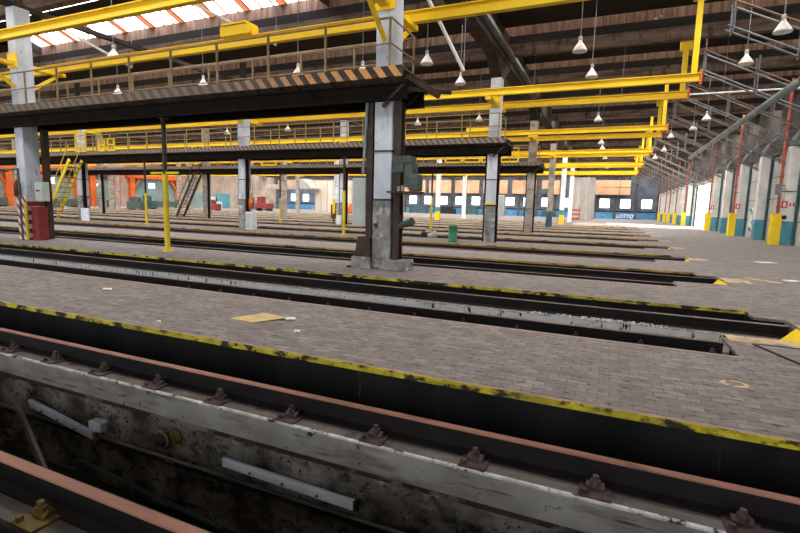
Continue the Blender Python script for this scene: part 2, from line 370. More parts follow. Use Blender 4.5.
# lathe meshes above were made around the world origin: shift them to the lamp
for ch in t.children:
    off = Vector(t['_w'])
    for v in ch.data.vertices: v.co += off
tag(MB().lathe([(0, 0), (.07, .005), (.07, .03), (.0, .04)], n=14).build('cap', MT['dullyellow'], None, smooth=True), 'round yellow plastic cap beside the rusty bulkhead lamp', 'cap')
cp = bpy.data.objects['cap']; cp.rotation_euler = (PI / 2, 0, 0); cp.location = (-3.64, yw, -.73)
tag(MB().box(-3.78, -3.66, yw - .04, yw, -1.14, -.98).build('junction_box', MT['cover'], bevel=.01), 'small grey junction box under the rusty bulkhead lamp', 'box')
t = thing('conduit', 'pair of dark conduits running low along the first pit wall', 'conduit', (-3, yw - .03, -.98))
MB().tube((XL, yw - .03, -.965), (2.3, yw - .03, -.965), .016, 8).build('tube', MT['cover'], t)
MB().tube((XL, yw - .03, -1.01), (2.3, yw - .03, -1.01), .016, 8).build('tube', MT['blackpl'], t)
t = thing('wall_pipe', 'thin dark teal hose lying low along the first pit', 'hose', (-4, yw - .12, -1.2))
MB().tube((-5.0, yw - .1, -1.26), (-3.0, yw - .1, -1.42), .02, 8).build('hose', MT['teal_dark'], t)

# ------------------------------------------------------------------ litter and covers on the floor
tag(MB().add([(-4.42, 4.66, .002), (-4.02, 4.62, .002), (-3.76, 4.98, .02), (-4.24, 5.10, .004), (-4.42, 4.66, .010), (-4.02, 4.62, .012), (-3.76, 4.98, .030), (-4.24, 5.10, .012)],
             [(0, 1, 2, 3), (4, 5, 6, 7), (0, 1, 5, 4), (1, 2, 6, 5), (2, 3, 7, 6), (3, 0, 4, 7)]).build('board_sheet', MT['ply']), 'yellow board sheet lying on the pavers between the first two pits', 'board')
def scrap(x, y, s, label, name='paper_scrap', m='paper'):
    vs = [(x + s * math.cos(a) * r, y + s * math.sin(a) * r * .7, h) for a, r, h in ((0, 1, .004), (1.1, .8, .02), (2.2, 1.1, .006), (3.3, .9, .016), (4.3, 1, .004), (5.3, .7, .014))]
    tp = [(v[0], v[1], v[2] + .012) for v in vs]
    n = 6; return tag(MB().add(vs + tp, [tuple(range(n)), tuple(range(n, 2 * n))] + [(i, (i + 1) % n, n + (i + 1) % n, n + i) for i in range(n)]).build(name, MT[m]), label, 'litter', 'scraps on the floor')
scrap(-7.55, 5.2, .10, 'white paper scrap on the pavers, halfway across the strip behind the first pit')
scrap(-5.01, 4.08, .035, 'tiny white scrap close to the yellow edge of the first pit')
scrap(-3.27, 4.52, .05, 'small white scrap on the pavers just before the yellow board')
scrap(4.55, 18.46, .34, 'white rag lying on the open floor beyond the pit ends', 'rag')
scrap(3.9, 13.6, .22, 'pale scrap beside the yellow plate at the third pit end')
scrap(-3.72, 5.0, .09, 'torn white corner beside the yellow board sheet')
t = thing('floor_mark', 'worn yellow ring painted on the pavers', 'floor mark', (1.11, 4.97, 0))
ring = MB()
for a in range(14):
    if a in (4, 9): continue
    t0, t1 = a * 2 * PI / 14, (a + 1) * 2 * PI / 14
    ring.add([(1.11 + r * math.cos(q), 4.97 + r * .8 * math.sin(q), .0035) for r, q in ((.075, t0), (.115, t0), (.115, t1), (.075, t1))], [(0, 1, 2, 3)])
ring.build('ring', MT['wornyellow'], t)
tag(MB().box(-14.5, -13.3, 10.05, 10.6, 0, .015).build('cover_plate', MT['cover']), 'flat steel cover plate in the floor before the yellow footed post', 'cover')
t = thing('trapdoor', 'grey steel trapdoor set in the floor at the second pit end', 'trapdoor', (2.4, 6.3, 0))
MB().add([(1.62, 6.62, .004), (1.90, 5.85, .004), (3.4, 5.85, .004), (3.4, 6.62, .004), (1.62, 6.62, .010), (1.90, 5.85, .010), (3.4, 5.85, .010), (3.4, 6.62, .010)],
         [(0, 1, 2, 3), (4, 5, 6, 7), (0, 1, 5, 4), (1, 2, 6, 5), (2, 3, 7, 6), (3, 0, 4, 7)]).build('lid', MT['cover'], t)
MB().bar((1.62, 6.62, .008), (1.90, 5.85, .008), .03, .014).bar((1.62, 6.64, .008), (3.4, 6.64, .008), .03, .014).build('frame', MT['steel'], t)
tag(MB().box(1.40, 2.9, 6.70, 7.00, .001, .008).build('painted_slab', MT['wornyellow']), 'worn yellow concrete slab beside the second pit end', 'slab')
tag(MB().bar((3.0, 13.75, .006), (3.55, 13.05, .006), .18, .01).build('painted_plate', MT['wornyellow']), 'faded yellow stripe plate on the floor beyond the third pit end', 'plate')
tag(MB().box(-.6, 4.9, 62.8, 69.0, .001, .012).build('floor_patch', MT['bluepatch']), 'pale blue patch on the floor beyond the last pit end', 'sheet')  # flat patch of pale blue colour over the far floor
# rubble inside the second pit
rb = MB()
for n in range(120):
    x = random.gauss(-.1, .5); y = FE[1] - .94 + random.random() * .08; s = random.uniform(.006, .02)
    rb.box(-s, s, -s, s, -s * .6, s * .6, 0, Matrix.Translation((x, y, -.2035 + s * .55)) @ Matrix.Rotation(random.random() * 3, 4, 'Z'))
tag(rb.build('rubble', MT['rubble']), 'pale broken rubble scattered on the ledge of the second pit', 'rubble', None, 'stuff')

# ------------------------------------------------------------------ columns
HC = 7.8
def column(ix, iy, style, label, w=.45, d=.5):
    x, y = COLX[ix], COLY[iy]; z0 = 0
    t = thing('column', label, 'column', (x, y, 0), 'building columns')
    up = {'grey': 'colgrey', 'brown': 'colbrown', 'white': 'colwhite', 'tealbase': 'colbrown', 'yellowbase': 'colwhite', 'striped': 'colgrey'}[style]
    zb = {'grey': 1.62, 'brown': 1.5, 'white': .0, 'tealbase': 1.35, 'yellowbase': 1.5, 'striped': 1.5}[style]
    MB().box(x - w / 2, x + w / 2, y - d / 2, y + d / 2, zb, HC).build('shaft', MT[up], t, bevel=.02)
    e = .012
    if style in ('grey', 'brown'):
        MB().box(x - w / 2 - e, x + w / 2 + e, y - d / 2 - e, y + d / 2 + e, 0, zb).build('base_casing', MT['colgrime' if style == 'grey' else 'colbrown'], t, bevel=.02)
        b = MB()
        for z in (zb + .02, 2.75, 3.9): b.box(x - w / 2 - .02, x + w / 2 + .02, y - d / 2 - .02, y + d / 2 + .02, z - .02, z + .02)
        b.build('strap', MT['steel'], t)
    elif style == 'tealbase':
        MB().box(x - w / 2 - e, x + w / 2 + e, y - d / 2 - e, y + d / 2 + e, 0, zb).build('teal_base', MT['teal_dark'], t)
    elif style == 'yellowbase':
        MB().box(x - w / 2 - e, x + w / 2 + e, y - d / 2 - e, y + d / 2 + e, 0, 1.0).build('yellow_base', MT['guard'], t)
        MB().box(x - w / 2 - e, x + w / 2 + e, y - d / 2 - e, y + d / 2 + e, 1.0, 1.5).build('teal_band', MT['teal'], t)
    elif style == 'striped':
        MB().box(x - w / 2 - .05, x + w / 2 + .05, y - d / 2 - .05, y + d / 2 + .05, 0, 1.5).build('striped_base', MT['redwhite'], t)
    if ix < 4:
        # yellow cross arm that carries the two crane girders
        ar = MB().box(x - .12, x + .12, y - 1.5, y - d / 2, 5.90, 6.02).box(x - .12, x + .12, y + d / 2, y + 1.4, 5.90, 6.02)
        ar.box(x - .25, x + .25, y - d / 2 - .04, y - d / 2, 5.82, 6.3).build('cross_arm', MT['yellow'], t)
        if iy == 0: MB().bar((x, y - d / 2 - .02, 5.2), (x, y - 1.25, 5.92), .08, .10).build('knee_brace', MT['yellow'], t); MB().bar((x, y + d / 2 + .02, 5.2), (x, y + 1.2, 5.92), .08, .10).build('knee_brace', MT['yellow'], t)
    return t
cA = column(0, 0, 'grey', 'grey concrete column under the striped gantry end, green motor box beside it')
cB = column(1, 0, 'striped', 'concrete column with a red and white striped base', .46, .5)
column(0, 1, 'grey', 'grey column with a yellow band under the second gantry end')
column(1, 1, 'grey', 'grey column with a small white box at its foot, second gantry')
column(2, 1, 'grey', 'grey column beside the yellow stair on the second gantry')
column(0, 2, 'brown', 'brown stained column under the third gantry end', .46, .6)
column(1, 2, 'grey', 'grey column under the third gantry beside a red extinguisher')
column(0, 3, 'tealbase', 'tall grey brown column with a dark teal base')
column(0, 4, 'yellowbase', 'white column with yellow and teal base close to the grey booth')
column(0, 5, 'white', 'plain white column just before the grey booth')
column(1, 3, 'brown', 'brown column behind the green motor box, fourth column row')
column(1, 4, 'yellowbase', 'white column with yellow base seen past the green motor box')
column(1, 5, 'white', 'plain pale column between the white yellow based column and the second gantry end')
column(2, 2, 'brown', 'brown column under the third gantry in line with the yellow stair column')
column(2, 3, 'brown', 'dark brown column before the parked red machine, fourth column row')
column(2, 4, 'grey', 'grey column before the cream enclosure, fifth column row')
column(3, 2, 'brown', 'dull brown column with dark red foot before the orange portals')
column(3, 3, 'brown', 'grey brown column between the orange portals and the teal doors')
column(3, 4, 'brown', 'slim brown column before the teal doors, fifth column row')
column(4, 2, 'brown', 'grey brown far column standing before the orange portal posts')
column(4, 3, 'brown', 'grey brown far column next to the orange portal glazing')
column(3, 5, 'brown', 'grey brown column far down the hall behind the red machine')
column(4, 4, 'brown', 'dull far column beside the teal doors, fifth column row')
column(5, 3, 'brown', 'grey brown column standing right before the end wall portals')
column(5, 4, 'brown', 'brown column right before the end wall teal door')
def bench(x, y, w, h, m, label):
    t = thing('machine', label, 'machine', (x, y, 0), 'workshop machines')
    MB().box(x, x + w, y, y + 1.2, .12, h * .62).build('body', MT[m], t, bevel=.05)
    MB().box(x + w * .1, x + w * .55, y + .2, y + 1.0, h * .62, h).build('head', MT[m], t, bevel=.05)
    MB().box(x + w * .7, x + w * .8, y + .5, y + .6, h * .62, h * .9).build('lever', MT['steel'], t)
    for q in (.08, .82): MB().box(x + w * q, x + w * q + w * .1, y + .1, y + 1.1, 0, .12).build('foot', MT['steel'], t)
bench(-66, 49, 3.0, 1.9, 'green', 'grey green workshop machine before the orange portals')
bench(-72, 56, 2.4, 2.2, 'teal_dark', 'dark teal workshop machine before the glazed orange portal')
bench(-62, 60, 2.6, 1.8, 'redbox', 'dark red workshop machine short of the teal doors')
bench(-70, 68, 3.0, 2.4, 'cabinet', 'pale workshop cabinet machine by the teal doors')
bench(-66, 76, 3.0, 2.0, 'teal', 'bright teal workshop machine beside the far dark openings')
bench(-44, 76, 2.2, 1.7, 'orange', 'orange workshop machine before the cream enclosure')
# fittings on the front column
x, y = COLX[0], COLY[0]
yf = y - .25
y += 0; x += .10
t = thing('motor_box', 'green control motor box mounted beside the front grey column', 'machine', (x + .75, y - .1, 2.5))
MB().box(x + .30, x + .74, y - .60, y - .25, 2.44, 2.60).box(x + .32, x + .58, y - .60, y - .56, 2.24, 2.46).build('hood', MT['green'], t, bevel=.02)
MB().box(x + .58, x + .80, y - .58, y - .24, 1.92, 2.46).build('body', MT['green'], t, bevel=.03)
MB().box(x + .70, x + .94, y - .60, y - .30, 1.84, 2.20).build('gear_case', MT['green'], t, bevel=.03)
MB().box(x + .18, x + .94, y - .6, y - .23, 1.79, 1.83).build('shelf', MT['steel'], t)
MB().tube((x + .50, y - .42, 1.82), (x + .50, y - .42, 1.96), .04, 10).tube((x + .40, y - .42, 1.82), (x + .40, y - .42, 1.94), .03, 10).build('fitting', MT['panelgrey'], t)
x -= .10
t = thing('drain_funnel', 'grey green funnel arm sticking out of the front column foot', 'funnel', (x + .4, y - .3, 1.05))
MB().tube((x + .32, y - .12, 1.0), (x + .80, y - .28, 1.16), .06, 12, .095).build('funnel', MT['green'], t)
MB().tube((x + .40, y - .15, 1.0), (x + .40, y - .15, 1.30), .05, 10).build('spigot', MT['green'], t)
MB().tube((x + .26, y - .1, 1.02), (x + .36, y - .13, 1.02), .085, 12).build('flange', MT['green'], t)
t = thing('wall_cabinet', 'flat grey cabinet hung on the near side of the front column post', 'cabinet', (x - .72, y, 1.0))
MB().box(x - .92, x - .55, y - .02, y + .18, 1.0, 2.15).build('body', MT['cabinet'], t, bevel=.01)
MB().box(x - .90, x - .57, y - .035, y - .02, 1.55, 2.12).build('door', MT['cabinet'], t)
t = thing('downpipe', 'pale blue pipe hanging beside the front grey column', 'pipe', (x - .55, y - .25, 2.2))
MB().tube((x - .50, y - .25, 2.3), (x - .42, y - .25, 3.85), .035, 8).build('pipe', MT['duct'], t)
MB().tube((x - .50, y - .25, 2.25), (x - .50, y - .25, 2.36), .05, 8).build('coupling', MT['pipe'], t)
# column base boxes
t = thing('foot_box', 'dark steel box at the near foot of the front grey column', 'box', (x - .5, y - .2, 0))
MB().extr([(x - .70, .0), (x - .24, .0), (x - .24, .75), (x - .58, .75)], y - .36, y - .05, axis='y').build('body', MT['steel'], t, bevel=.01)
MB().box(x - .73, x - .23, y - .38, y - .04, 0, .28).build('skirt', MT['colgrime'], t, bevel=.01)
t = thing('foot_block', 'low concrete foot block on the wall side of the front grey column', 'block', (x + .45, y - .2, 0))
MB().box(x + .22, x + .66, y - .40, y + .20, 0, .24).build('block', MT['colgrime'], t, bevel=.015)
tag(MB().box(x - .84, x - .72, y - .42, y - .30, 0, .05).build('shoe_scrap', MT['blackpl'], bevel=.015), 'small black scrap on the floor before the front column', 'litter')
# fittings on the striped column
x, y = COLX[1], COLY[0]
t = thing('switch_cabinet', 'pale grey switch cabinet on the striped column', 'cabinet', (x + .5, y - .3, 1.6))
MB().box(x + .40, x + .86, y - .08, y + .14, 1.36, 2.02).build('body', MT['cabinet'], t, bevel=.015)
MB().box(x + .43, x + .83, y - .10, y - .08, 1.39, 1.99).build('door', MT['cabinet'], t)
MB().tube((x + .60, y - .10, 1.72), (x + .60, y - .13, 1.72), .04, 10).tube((x + .72, y - .10, 1.72), (x + .72, y - .13, 1.72), .025, 10).build('knob', MT['redbox'], t)
t = thing('red_cabinet', 'dark red floor box standing against the striped column', 'box', (x + .55, y - .3, 0))
MB().box(x + .40, x + .76, y - .24, y + .10, .0, 1.1).build('body', MT['redbox'], t, bevel=.02)
MB().box(x + .39, x + .78, y - .26, y + .12, 1.1, 1.16).build('lid', MT['redbox'], t, bevel=.01)
t = thing('guard_rail', 'green pipe frame standing before the striped column', 'frame', (x, y - .7, 0))
MB().tube((x + .30, y - .5, 0), (x + .30, y - .5, 2.45), .035, 8).build('upright', MT['green'], t)
MB().tube((x + .30, y - .5, 2.42), (x - 1.6, y - .5, 2.42), .03, 8).build('crossbar', MT['green'], t)
MB().tube((x - 1.6, y - .5, 2.42), (x - 1.6, y + .2, 2.42), .03, 8).build('return_bar', MT['green'], t)
tag(MB().tube((x + .33, y - .36, 0), (x + .33, y - .36, 1.30), .05, 10).build('bollard', MT['yellow_post']), 'slim yellow bollard between the stripes and the red box', 'bollard')
tag(MB().lathe([(0, 0), (.09, 0), (.09, .42), (.05, .5), (.03, .58), (0, .58)], (x - .10, y - .36, 1.5), 12).build('extinguisher', MT['redbox'], smooth=True), 'small dark red extinguisher hung above the stripes', 'extinguisher')
x, y = COLX[0], COLY[1]
tag(MB().box(x - .25, x + .25, y - .30, y + .30, 1.66, 1.74).build('yellow_band', MT['yellow_post']), 'yellow band strapped round the column at the second gantry end', 'band')
t = thing('wall_box', 'white box on the wall side of the second gantry end column', 'box', (x + .45, y - .1, 1.3))
MB().box(x + .34, x + .58, y - .2, y + .05, 1.2, 2.1).build('body', MT['white'], t, bevel=.015)
MB().box(x + .36, x + .56, y - .215, y - .2, 1.25, 2.05).build('door', MT['cabinet'], t)
x, y = COLX[1], COLY[1]
t = thing('floor_cabinet', 'small white cabinet standing at the foot of the second gantry column', 'cabinet', (x + .65, y - .2, 0))
MB().box(x + .42, x + .92, y - .45, y - .1, 0, .98).build('body', MT['white'], t, bevel=.015)
MB().box(x + .46, x + .88, y - .47, y - .45, .08, .92).build('door', MT['cabinet'], t)
tag(MB().lathe([(0, 0), (.15, 0), (.15, .5), (.09, .6), (.04, .7), (0, .7)], (x + .72, y - .28, 1.15), 12).build('hose_canister', MT['orange'], smooth=True), 'orange canister above the small white floor cabinet', 'canister')
tag(MB().box(COLX[2] + .5, COLX[2] + 1.2, COLY[1] - .55, COLY[1] - .45, 0, .85, 0).build('leaning_board', MT['lightgrey']), 'pale board leaning at the foot of the yellow stair column', 'board')
x, y = COLX[1], COLY[2]
t = thing('fire_point', 'red fire post with yellow top beside the third gantry column', 'post', (x - .75, y - .2, 0))
MB().box(x - .95, x - .62, y - .35, y - .1, .45, 1.5).build('red_panel', MT['redbox'], t); MB().box(x - .80, x - .55, y - .36, y - .34, .8, 1.9).build('yellow_panel', MT['guard'], t)
MB().box(x - .82, x - .74, y - .25, y - .15, 0, .5).build('leg', MT['steel'], t)
tag(MB().box(x - .3, x + .1, y - .6, y - .45, 0, .7).build('white_box', MT['white'], bevel=.01), 'white box on the floor by the red fire post', 'box')

# ------------------------------------------------------------------ gantries
def gantry(iy, x0, x1, label, fmat, rmat, cols, first=False):
    yc = COLY[iy]; yf, yb = yc - .65, yc + .75
    t = thing('gantry', label, 'gantry', (x1, yc, 3.8), 'maintenance gantries')
    # corrugated deck sheet
    d = MB(); n = int((x1 - x0) / .12); 
    top = []; vs = []; fs = []
    for i in range(n + 1):
        xx = x0 + (x1 - x0) * i / n; dz = .0 if (i // 1) % 2 else -.055
        vs += [(xx, yf + .01, 4.32 + dz), (xx, yf + .30, 4.25 + dz), (xx, yb, 4.25 + dz)]
    for i in range(n):
        for j in range(2): fs.append((3 * i + j, 3 * i + j + 1, 3 * i + 4 + j, 3 * i + 3 + j))
    d.add(vs, fs); d.box(x0, x1, yf + .02, yb, 4.42, 4.46); d.build('deck', MT['deckrib'], t)
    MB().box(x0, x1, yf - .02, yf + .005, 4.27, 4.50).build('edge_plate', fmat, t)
    MB().box(x0, x1, yb, yb + .02, 4.30, 4.50).build('edge_plate', MT['steel_dark'], t)
    for yy in (yf + .27, yb - .15):
        b = MB().box(x0, x1, yy, yy + .02, 3.86, 4.20).box(x0, x1, yy - .07, yy + .09, 3.85, 3.875).box(x0, x1, yy - .07, yy + .09, 4.17, 4.195)
        b.build('beam', MT['steel_dark'], t)
    b = MB(); xx = x0 + .3
    while xx < x1: b.box(xx - .04, xx + .04, yf + .3, yb - .1, 4.0, 4.16); xx += 1.16
    b.build('cross_beam', MT['steel_dark'], t)
    # legs either side of each column
    for cx in cols:
        for s in (-1, 1):
            a = cx + s * (.36 if first else .27)
            g = MB().box(a - .08, a + .08, yc - .22, yc - .20, 0, 3.86).box(a - .08, a + .08, yc - .02, yc, 0, 3.86).box(a - .012, a + .012, yc - .2, yc - .02, 0, 3.86)
            if first and cx != COLX[0]: g = MB().box(a - .09, a + .09, yc + .28, yc + .46, 0, 3.86)
            if not first: g = MB().box(a - .04, a + .04, yc - .18, yc + .02, 0, 3.86)
            g.build('leg', MT['steel'] if first else MT['steel_dark'], t)
    # railing
    for yy in (yf + .03, yb - .03):
        for z, nm, r in ((5.50, 'top_rail', .022), (4.98, 'mid_rail', .018)):
            MB().tube((x0, yy, z), (x1 - .3, yy, z), r, 6).build(nm, rmat, t)
        xs = []; xx = x1 - .35; k = 0
        while xx > x0 + .2 and k < 22: xs.append(xx); xx -= 1.63; k += 1
        for q in xs: MB().box(q - .022, q + .022, yy - .022, yy + .022, 4.46, 5.52).build('rail_post', rmat, t)
    for z, nm in ((5.50, 'end_rail'), (4.98, 'end_rail')):
        MB().tube((x1 - .32, yf + .03, z), (x1 - .32, yb - .03, z), .02, 6).build(nm, MT['railing'], t)
    # raking end struts below the deck
    for yy in (yf + .28, yb - .15):
        MB().bar((x1 - .05, yy, 4.22), (x1 - .62, yy, 3.72), .06, .07).build('end_strut', MT['steel'], t)
    MB().bar((x1 + .02, yf + .1, 4.28), (x1 + .02, yb, 4.22), .06, .10).build('end_strut', MT['steel'], t)
    return t
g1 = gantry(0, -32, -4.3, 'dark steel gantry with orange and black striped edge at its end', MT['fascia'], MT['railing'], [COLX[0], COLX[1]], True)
MB().bar((-4.3, 10.0, 4.30), (-3.75, 10.55, 3.98), .09, .12).bar((-4.6, 10.0, 4.1), (-3.6, 10.9, 4.12), .07, .08).build('end_bracket', MT['steel'], g1)
g2 = gantry(1, -55, -4.3, 'second dark gantry with yellow handrails behind the front column', MT['fascia_old'], MT['railing_y'], COLX[:4])
g3 = gantry(2, -55, -4.3, 'third dark gantry with yellow handrails ending at the brown column', MT['fascia_old'], MT['railing_y'], COLX[:4])
# slim props under the gantries
def prop(x, y, zs, label, z0=0.0):
    t = thing('gantry_prop', label, 'post', (x, y, 0), 'two tone gantry props')
    MB().tube((x, y, z0 + zs), (x, y, 3.87), .062, 10).build('upper_tube', MT['steel'], t)
    MB().tube((x, y, .02), (x, y, zs), .075, 10).build('yellow_sleeve', MT['yellow_post'], t)
    MB().box(x - .13, x + .13, y - .13, y + .13, 0, .02).build('base_plate', MT['yellow_post'], t)
    MB().box(x - .11, x + .11, y - .11, y + .11, 3.83, 3.87).build('head_plate', MT['steel'], t)
    return t
p1 = prop(-12.03, 10.2, 2.25, 'brown and yellow post under the striped gantry, second of its sort from the front column')
MB().box(-12.6, -11.5, 10.17, 10.23, 2.26, 2.32).build('yellow_arm', MT['yellow_post'], p1)
prop(-26.5, 21.0, 1.9, 'yellow footed post under the second gantry past the yellow stair')
prop(-12.35, 21.0, 2.2, 'yellow footed post under the second gantry beside the flat grey cabinet')
prop(-24.8, 32.0, 1.9, 'thin yellow footed post under the third gantry near the red machine')
prop(-11.7, 32.0, 2.2, 'yellow footed post rising behind the bundle of rags')
# yellow gates and boxes on the second gantry
def cage(x, w, z0, h, y, label, bars):
    t = thing('gantry_gate', label, 'gate', (x, y, z0), 'yellow gantry gates')
    b = MB()
    for xx in (x, x + w): b.box(xx - .05, xx + .05, y - .03, y + .03, z0, z0 + h)
    b.box(x, x + w, y - .03, y + .03, z0 + h - .1, z0 + h).box(x, x + w, y - .03, y + .03, z0, z0 + .1); b.build('frame', MT['yellow'], t)
    b = MB()
    for i in range(bars): b.box(x, x + w, y - .02, y + .02, z0 + h * (i + 1) / (bars + 1) - .04, z0 + h * (i + 1) / (bars + 1) + .04)
    b.build('bar', MT['yellow'], t)
yg = COLY[1] - .70
cage(-32.3, 1.0, 4.46, 1.25, yg, 'yellow framed gate on the second gantry by the stair column', 2)
cage(-30.0, .5, 4.46, .8, yg, 'small yellow frame on the second gantry, leaning side of the stair gate', 1)
cage(-29.2, .6, 4.46, .8, yg, 'small yellow frame on the second gantry, wall side of its twin', 1)
yg = COLY[2] - .70
for i in range(4): cage(-10.6 + 1.25 * i, 1.1, 4.46, .95, yg, 'yellow framed panel on the third gantry, %s from the green motor box' % ORD[i], 1)
cage(-26.2, 1.4, 4.46, 1.1, yg, 'yellow square frame on the third gantry near the small white cabinet', 1)
# stairs
def stair(x0, z0, x1, z1, y, w, label, mat, n):
    t = thing('stair', label, 'stair', (x0, y, z0), 'gantry stairs')
    for s in (0, w): MB().bar((x0, y + s, z0), (x1, y + s, z1), .06, .22).build('stringer', mat, t)
    for i in range(n):
        u = (i + .5) / n; MB().box(x0 + (x1 - x0) * u - .14, x0 + (x1 - x0) * u + .14, y + .02, y + w - .02, z0 + (z1 - z0) * u - .02, z0 + (z1 - z0) * u + .02).build('tread', MT['steel'], t)
    for s in (0, w):
        MB().tube((x0, y + s, z0 + .9), (x1, y + s, z1 + .9), .03, 6).build('handrail', mat, t)
        MB().tube((x0 + (x1 - x0) * .15, y + s, z0 + (z1 - z0) * .15), (x0 + (x1 - x0) * .15, y + s, z0 + (z1 - z0) * .15 + .9), .025, 6).build('baluster', mat, t)
        MB().tube((x0 + (x1 - x0) * .7, y + s, z0 + (z1 - z0) * .7), (x0 + (x1 - x0) * .7, y + s, z0 + (z1 - z0) * .7 + .9), .025, 6).build('baluster', mat, t)
stair(-34.5, .1, -31.6, 3.9, COLY[1] - 1.6, .8, 'yellow steel stair climbing to the second gantry', MT['yellow_post'], 12)
stair(-34.9, .1, -32.6, 3.9, COLY[2] - 1.6, .8, 'dark steel stair climbing to the third gantry behind a yellow post', MT['steel'], 12)

# ------------------------------------------------------------------ crane girders
def girder(y, z, label, x0=-84.0, x1=2.45, hang=True, top=8.2, h=.28):
    t = thing('crane_girder', label, 'girder', (x1, y, z), 'yellow crane girders')
    w = .085
    MB().extr([(y - w, z), (y + w, z), (y + w, z + .03), (y + .012, z + .03), (y + .012, z + h - .03), (y + w, z + h - .03), (y + w, z + h), (y - w, z + h), (y - w, z + h - .03),
               (y - .012, z + h - .03), (y - .012, z + .03), (y - w, z + .03)], x0, x1).build('beam', MT['yellow'], t)
    if hang:
        MB().box(x1 - .30, x1 - .12, y - .06, y + .06, z + h, top).build('hanger', MT['yellow'], t)
        MB().box(x1 - .42, x1 + .0, y - .1, y + .1, top - .02, min(top + .3, ZC)).build('top_plate', MT['yellow'], t)
        MB().box(x1 - .03, x1 + .05, y - .05, y + .05, z - .1, z + h + .1).build('end_stop', MT['orange'], t)
    return t
for i, cy in enumerate(COLY[:6]):
    where = ['over the striped gantry', 'over the second gantry', 'over the third gantry'][i] if i < 3 else 'over the %s column row' % ORD[i]
    girder(cy - 1.38, 6.05 + (.13 if i == 0 else 0), 'yellow crane girder on the camera side of the columns, ' + where, top=8.75)
    girder(cy + 1.2, 6.03, 'yellow crane girder running behind the columns, ' + where, x1=2.4, top=7.88)
def hoist(x, y, z, w, h, label):
    t = thing('crane_hoist', label, 'hoist', (x, y, z), 'girder hoists')
    MB().box(x, x + w, y - .2, y + .2, z, z + h).build('casing', MT['yellow'], t, bevel=.03)
    MB().box(x + .1, x + w - .1, y - .24, y + .24, z + h, z + h + .05).build('lid', MT['yellow'], t)
hoist(-11.0, COLY[0] + 1.2, 6.312, 1.12, .30, 'yellow box hoist sitting on the girder behind the striped gantry railing')
hoist(-14.0, COLY[1] + 1.2, 6.312, 1.6, .25, 'yellow box hoist on the girder behind the second gantry')
hoist(-9.0, COLY[2] - 1.38, 6.332, 1.8, .28, 'yellow box hoist on the girder over the third gantry')

# ------------------------------------------------------------------ roof
roof = MB(); planks = MB(); lit = MB(); gut = MB()
TY = [16.7 + 5.45 * j for j in range(-5, 17)]
prev = YB; nwin = 0
skyl = []
X_L, X_R = -6.2, 9.6
for j, ty in enumerate(TY):
    low = j == 5                                                    # the tooth whose glass hangs low over the gantry
    XA, XB = -28.6, -10.6
    if low:
        roof.box(XB, 9.6, prev, ty - 1.0, ZC, ZC + .25); roof.box(XL, XA, prev, ty - 1.0, ZC, ZC + .25); roof.box(XA, XB, prev, ty - 2.2, ZC, ZC + .25)
        roof.box(XA, XB, ty - 2.26, ty - 2.2, ZC, 9.98); roof.box(XA, XB, ty - 2.2, ty - 1.0, 9.82, 9.98)
    else: roof.box(XL, 9.6, prev, ty - 1.0, ZC, ZC + .25)
    segs = [(XL, 9.6)] if not low else [(XB, 9.6), (XL, XA)]
    for xa, xb in segs:
        roof.box(xa, xb, ty - 1.06, ty - 1.0, ZC, 10.3)             # camera-side wall of the deep slot
        lit.box(xa, xb, ty, ty + .08, 9.02, 10.3)
    for xe in (9.55, XL - .1): roof.box(xe, xe + .1, ty - 1.1, ty + .1, 8.9, 10.35)
    roof.box(XL, 9.6, ty, ty + .1, 8.66, 9.02)
    gut.box(XL, 9.6, ty - .03, ty + .30, 8.20, 8.67)
    nwin += 1
    o = bpy.data.objects.new('window_%d' % nwin, None); COL.objects.link(o); o['_w'] = (0, ty, 10); o.location = (0, ty, 10); struct(o)
    for xa, xb in segs:
        MB().box(xa, xb, ty - 1.0, ty, 10.28, 10.31).build('pane', MT['sky_dim'], o)
        b = MB(); x = xa
        while x < xb - .1: b.box(x, x + .05, ty - 1.0, ty, 10.24, 10.28); x += 1.2
        b.build('glazing_bar', MT['glazebar'], o)
    if low:
        nwin += 1
        o = bpy.data.objects.new('window_%d' % nwin, None); COL.objects.link(o); o['_w'] = (-20, ty, 9.5); o.location = (-20, ty, 9.5); struct(o)
        lit.box(XA, XB, ty, ty + .08, 9.02, 9.46); roof.box(XA - .05, XA, ty - 2.2, ty, ZC, 9.98); roof.box(XB, XB + .05, ty - 2.2, ty, ZC, 9.98)
        MB().add([(XA, ty - 1.0, 9.82), (XA, ty, 9.47), (XB, ty, 9.47), (XB, ty - 1.0, 9.82)], [(0, 1, 2, 3)]).build('pane', MT['sky_low'], o)
        b = MB(); d = MB(); x = XB - .1; q = 0
        while x > XA:
            b.bar((x, ty - 1.0, 9.79), (x, ty, 9.44), .07, .04)
            if q % 3 == 0: d.bar((x - .2, ty - 1.0, 9.80), (x - .2, ty, 9.45), .30 + .1 * (q % 2), .02)
            x -= .62; q += 1
        d.build('stained_pane', MT['sky_rust'], o)
        b.build('glazing_bar', MT['glazebar'], o)
    # glowing panes added behind each gutter beam, out of view, to light the hall
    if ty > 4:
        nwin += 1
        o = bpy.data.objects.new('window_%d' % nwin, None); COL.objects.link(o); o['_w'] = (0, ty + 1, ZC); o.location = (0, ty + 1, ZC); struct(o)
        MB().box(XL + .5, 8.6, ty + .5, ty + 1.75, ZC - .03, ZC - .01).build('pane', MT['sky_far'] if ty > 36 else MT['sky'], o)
        b = MB(); x = XL + .5
        while x < 8.6: b.box(x, x + .06, ty + .5, ty + 1.75, ZC - .05, ZC - .03); x += 1.5
        b.build('glazing_bar', MT['glazebar'], o)
    prev = ty + .05
if prev < YF: roof.box(XL, 9.6, prev, YF + .3, ZC, ZC + .25)
struct(roof.build('ceiling', MT['soffit']))
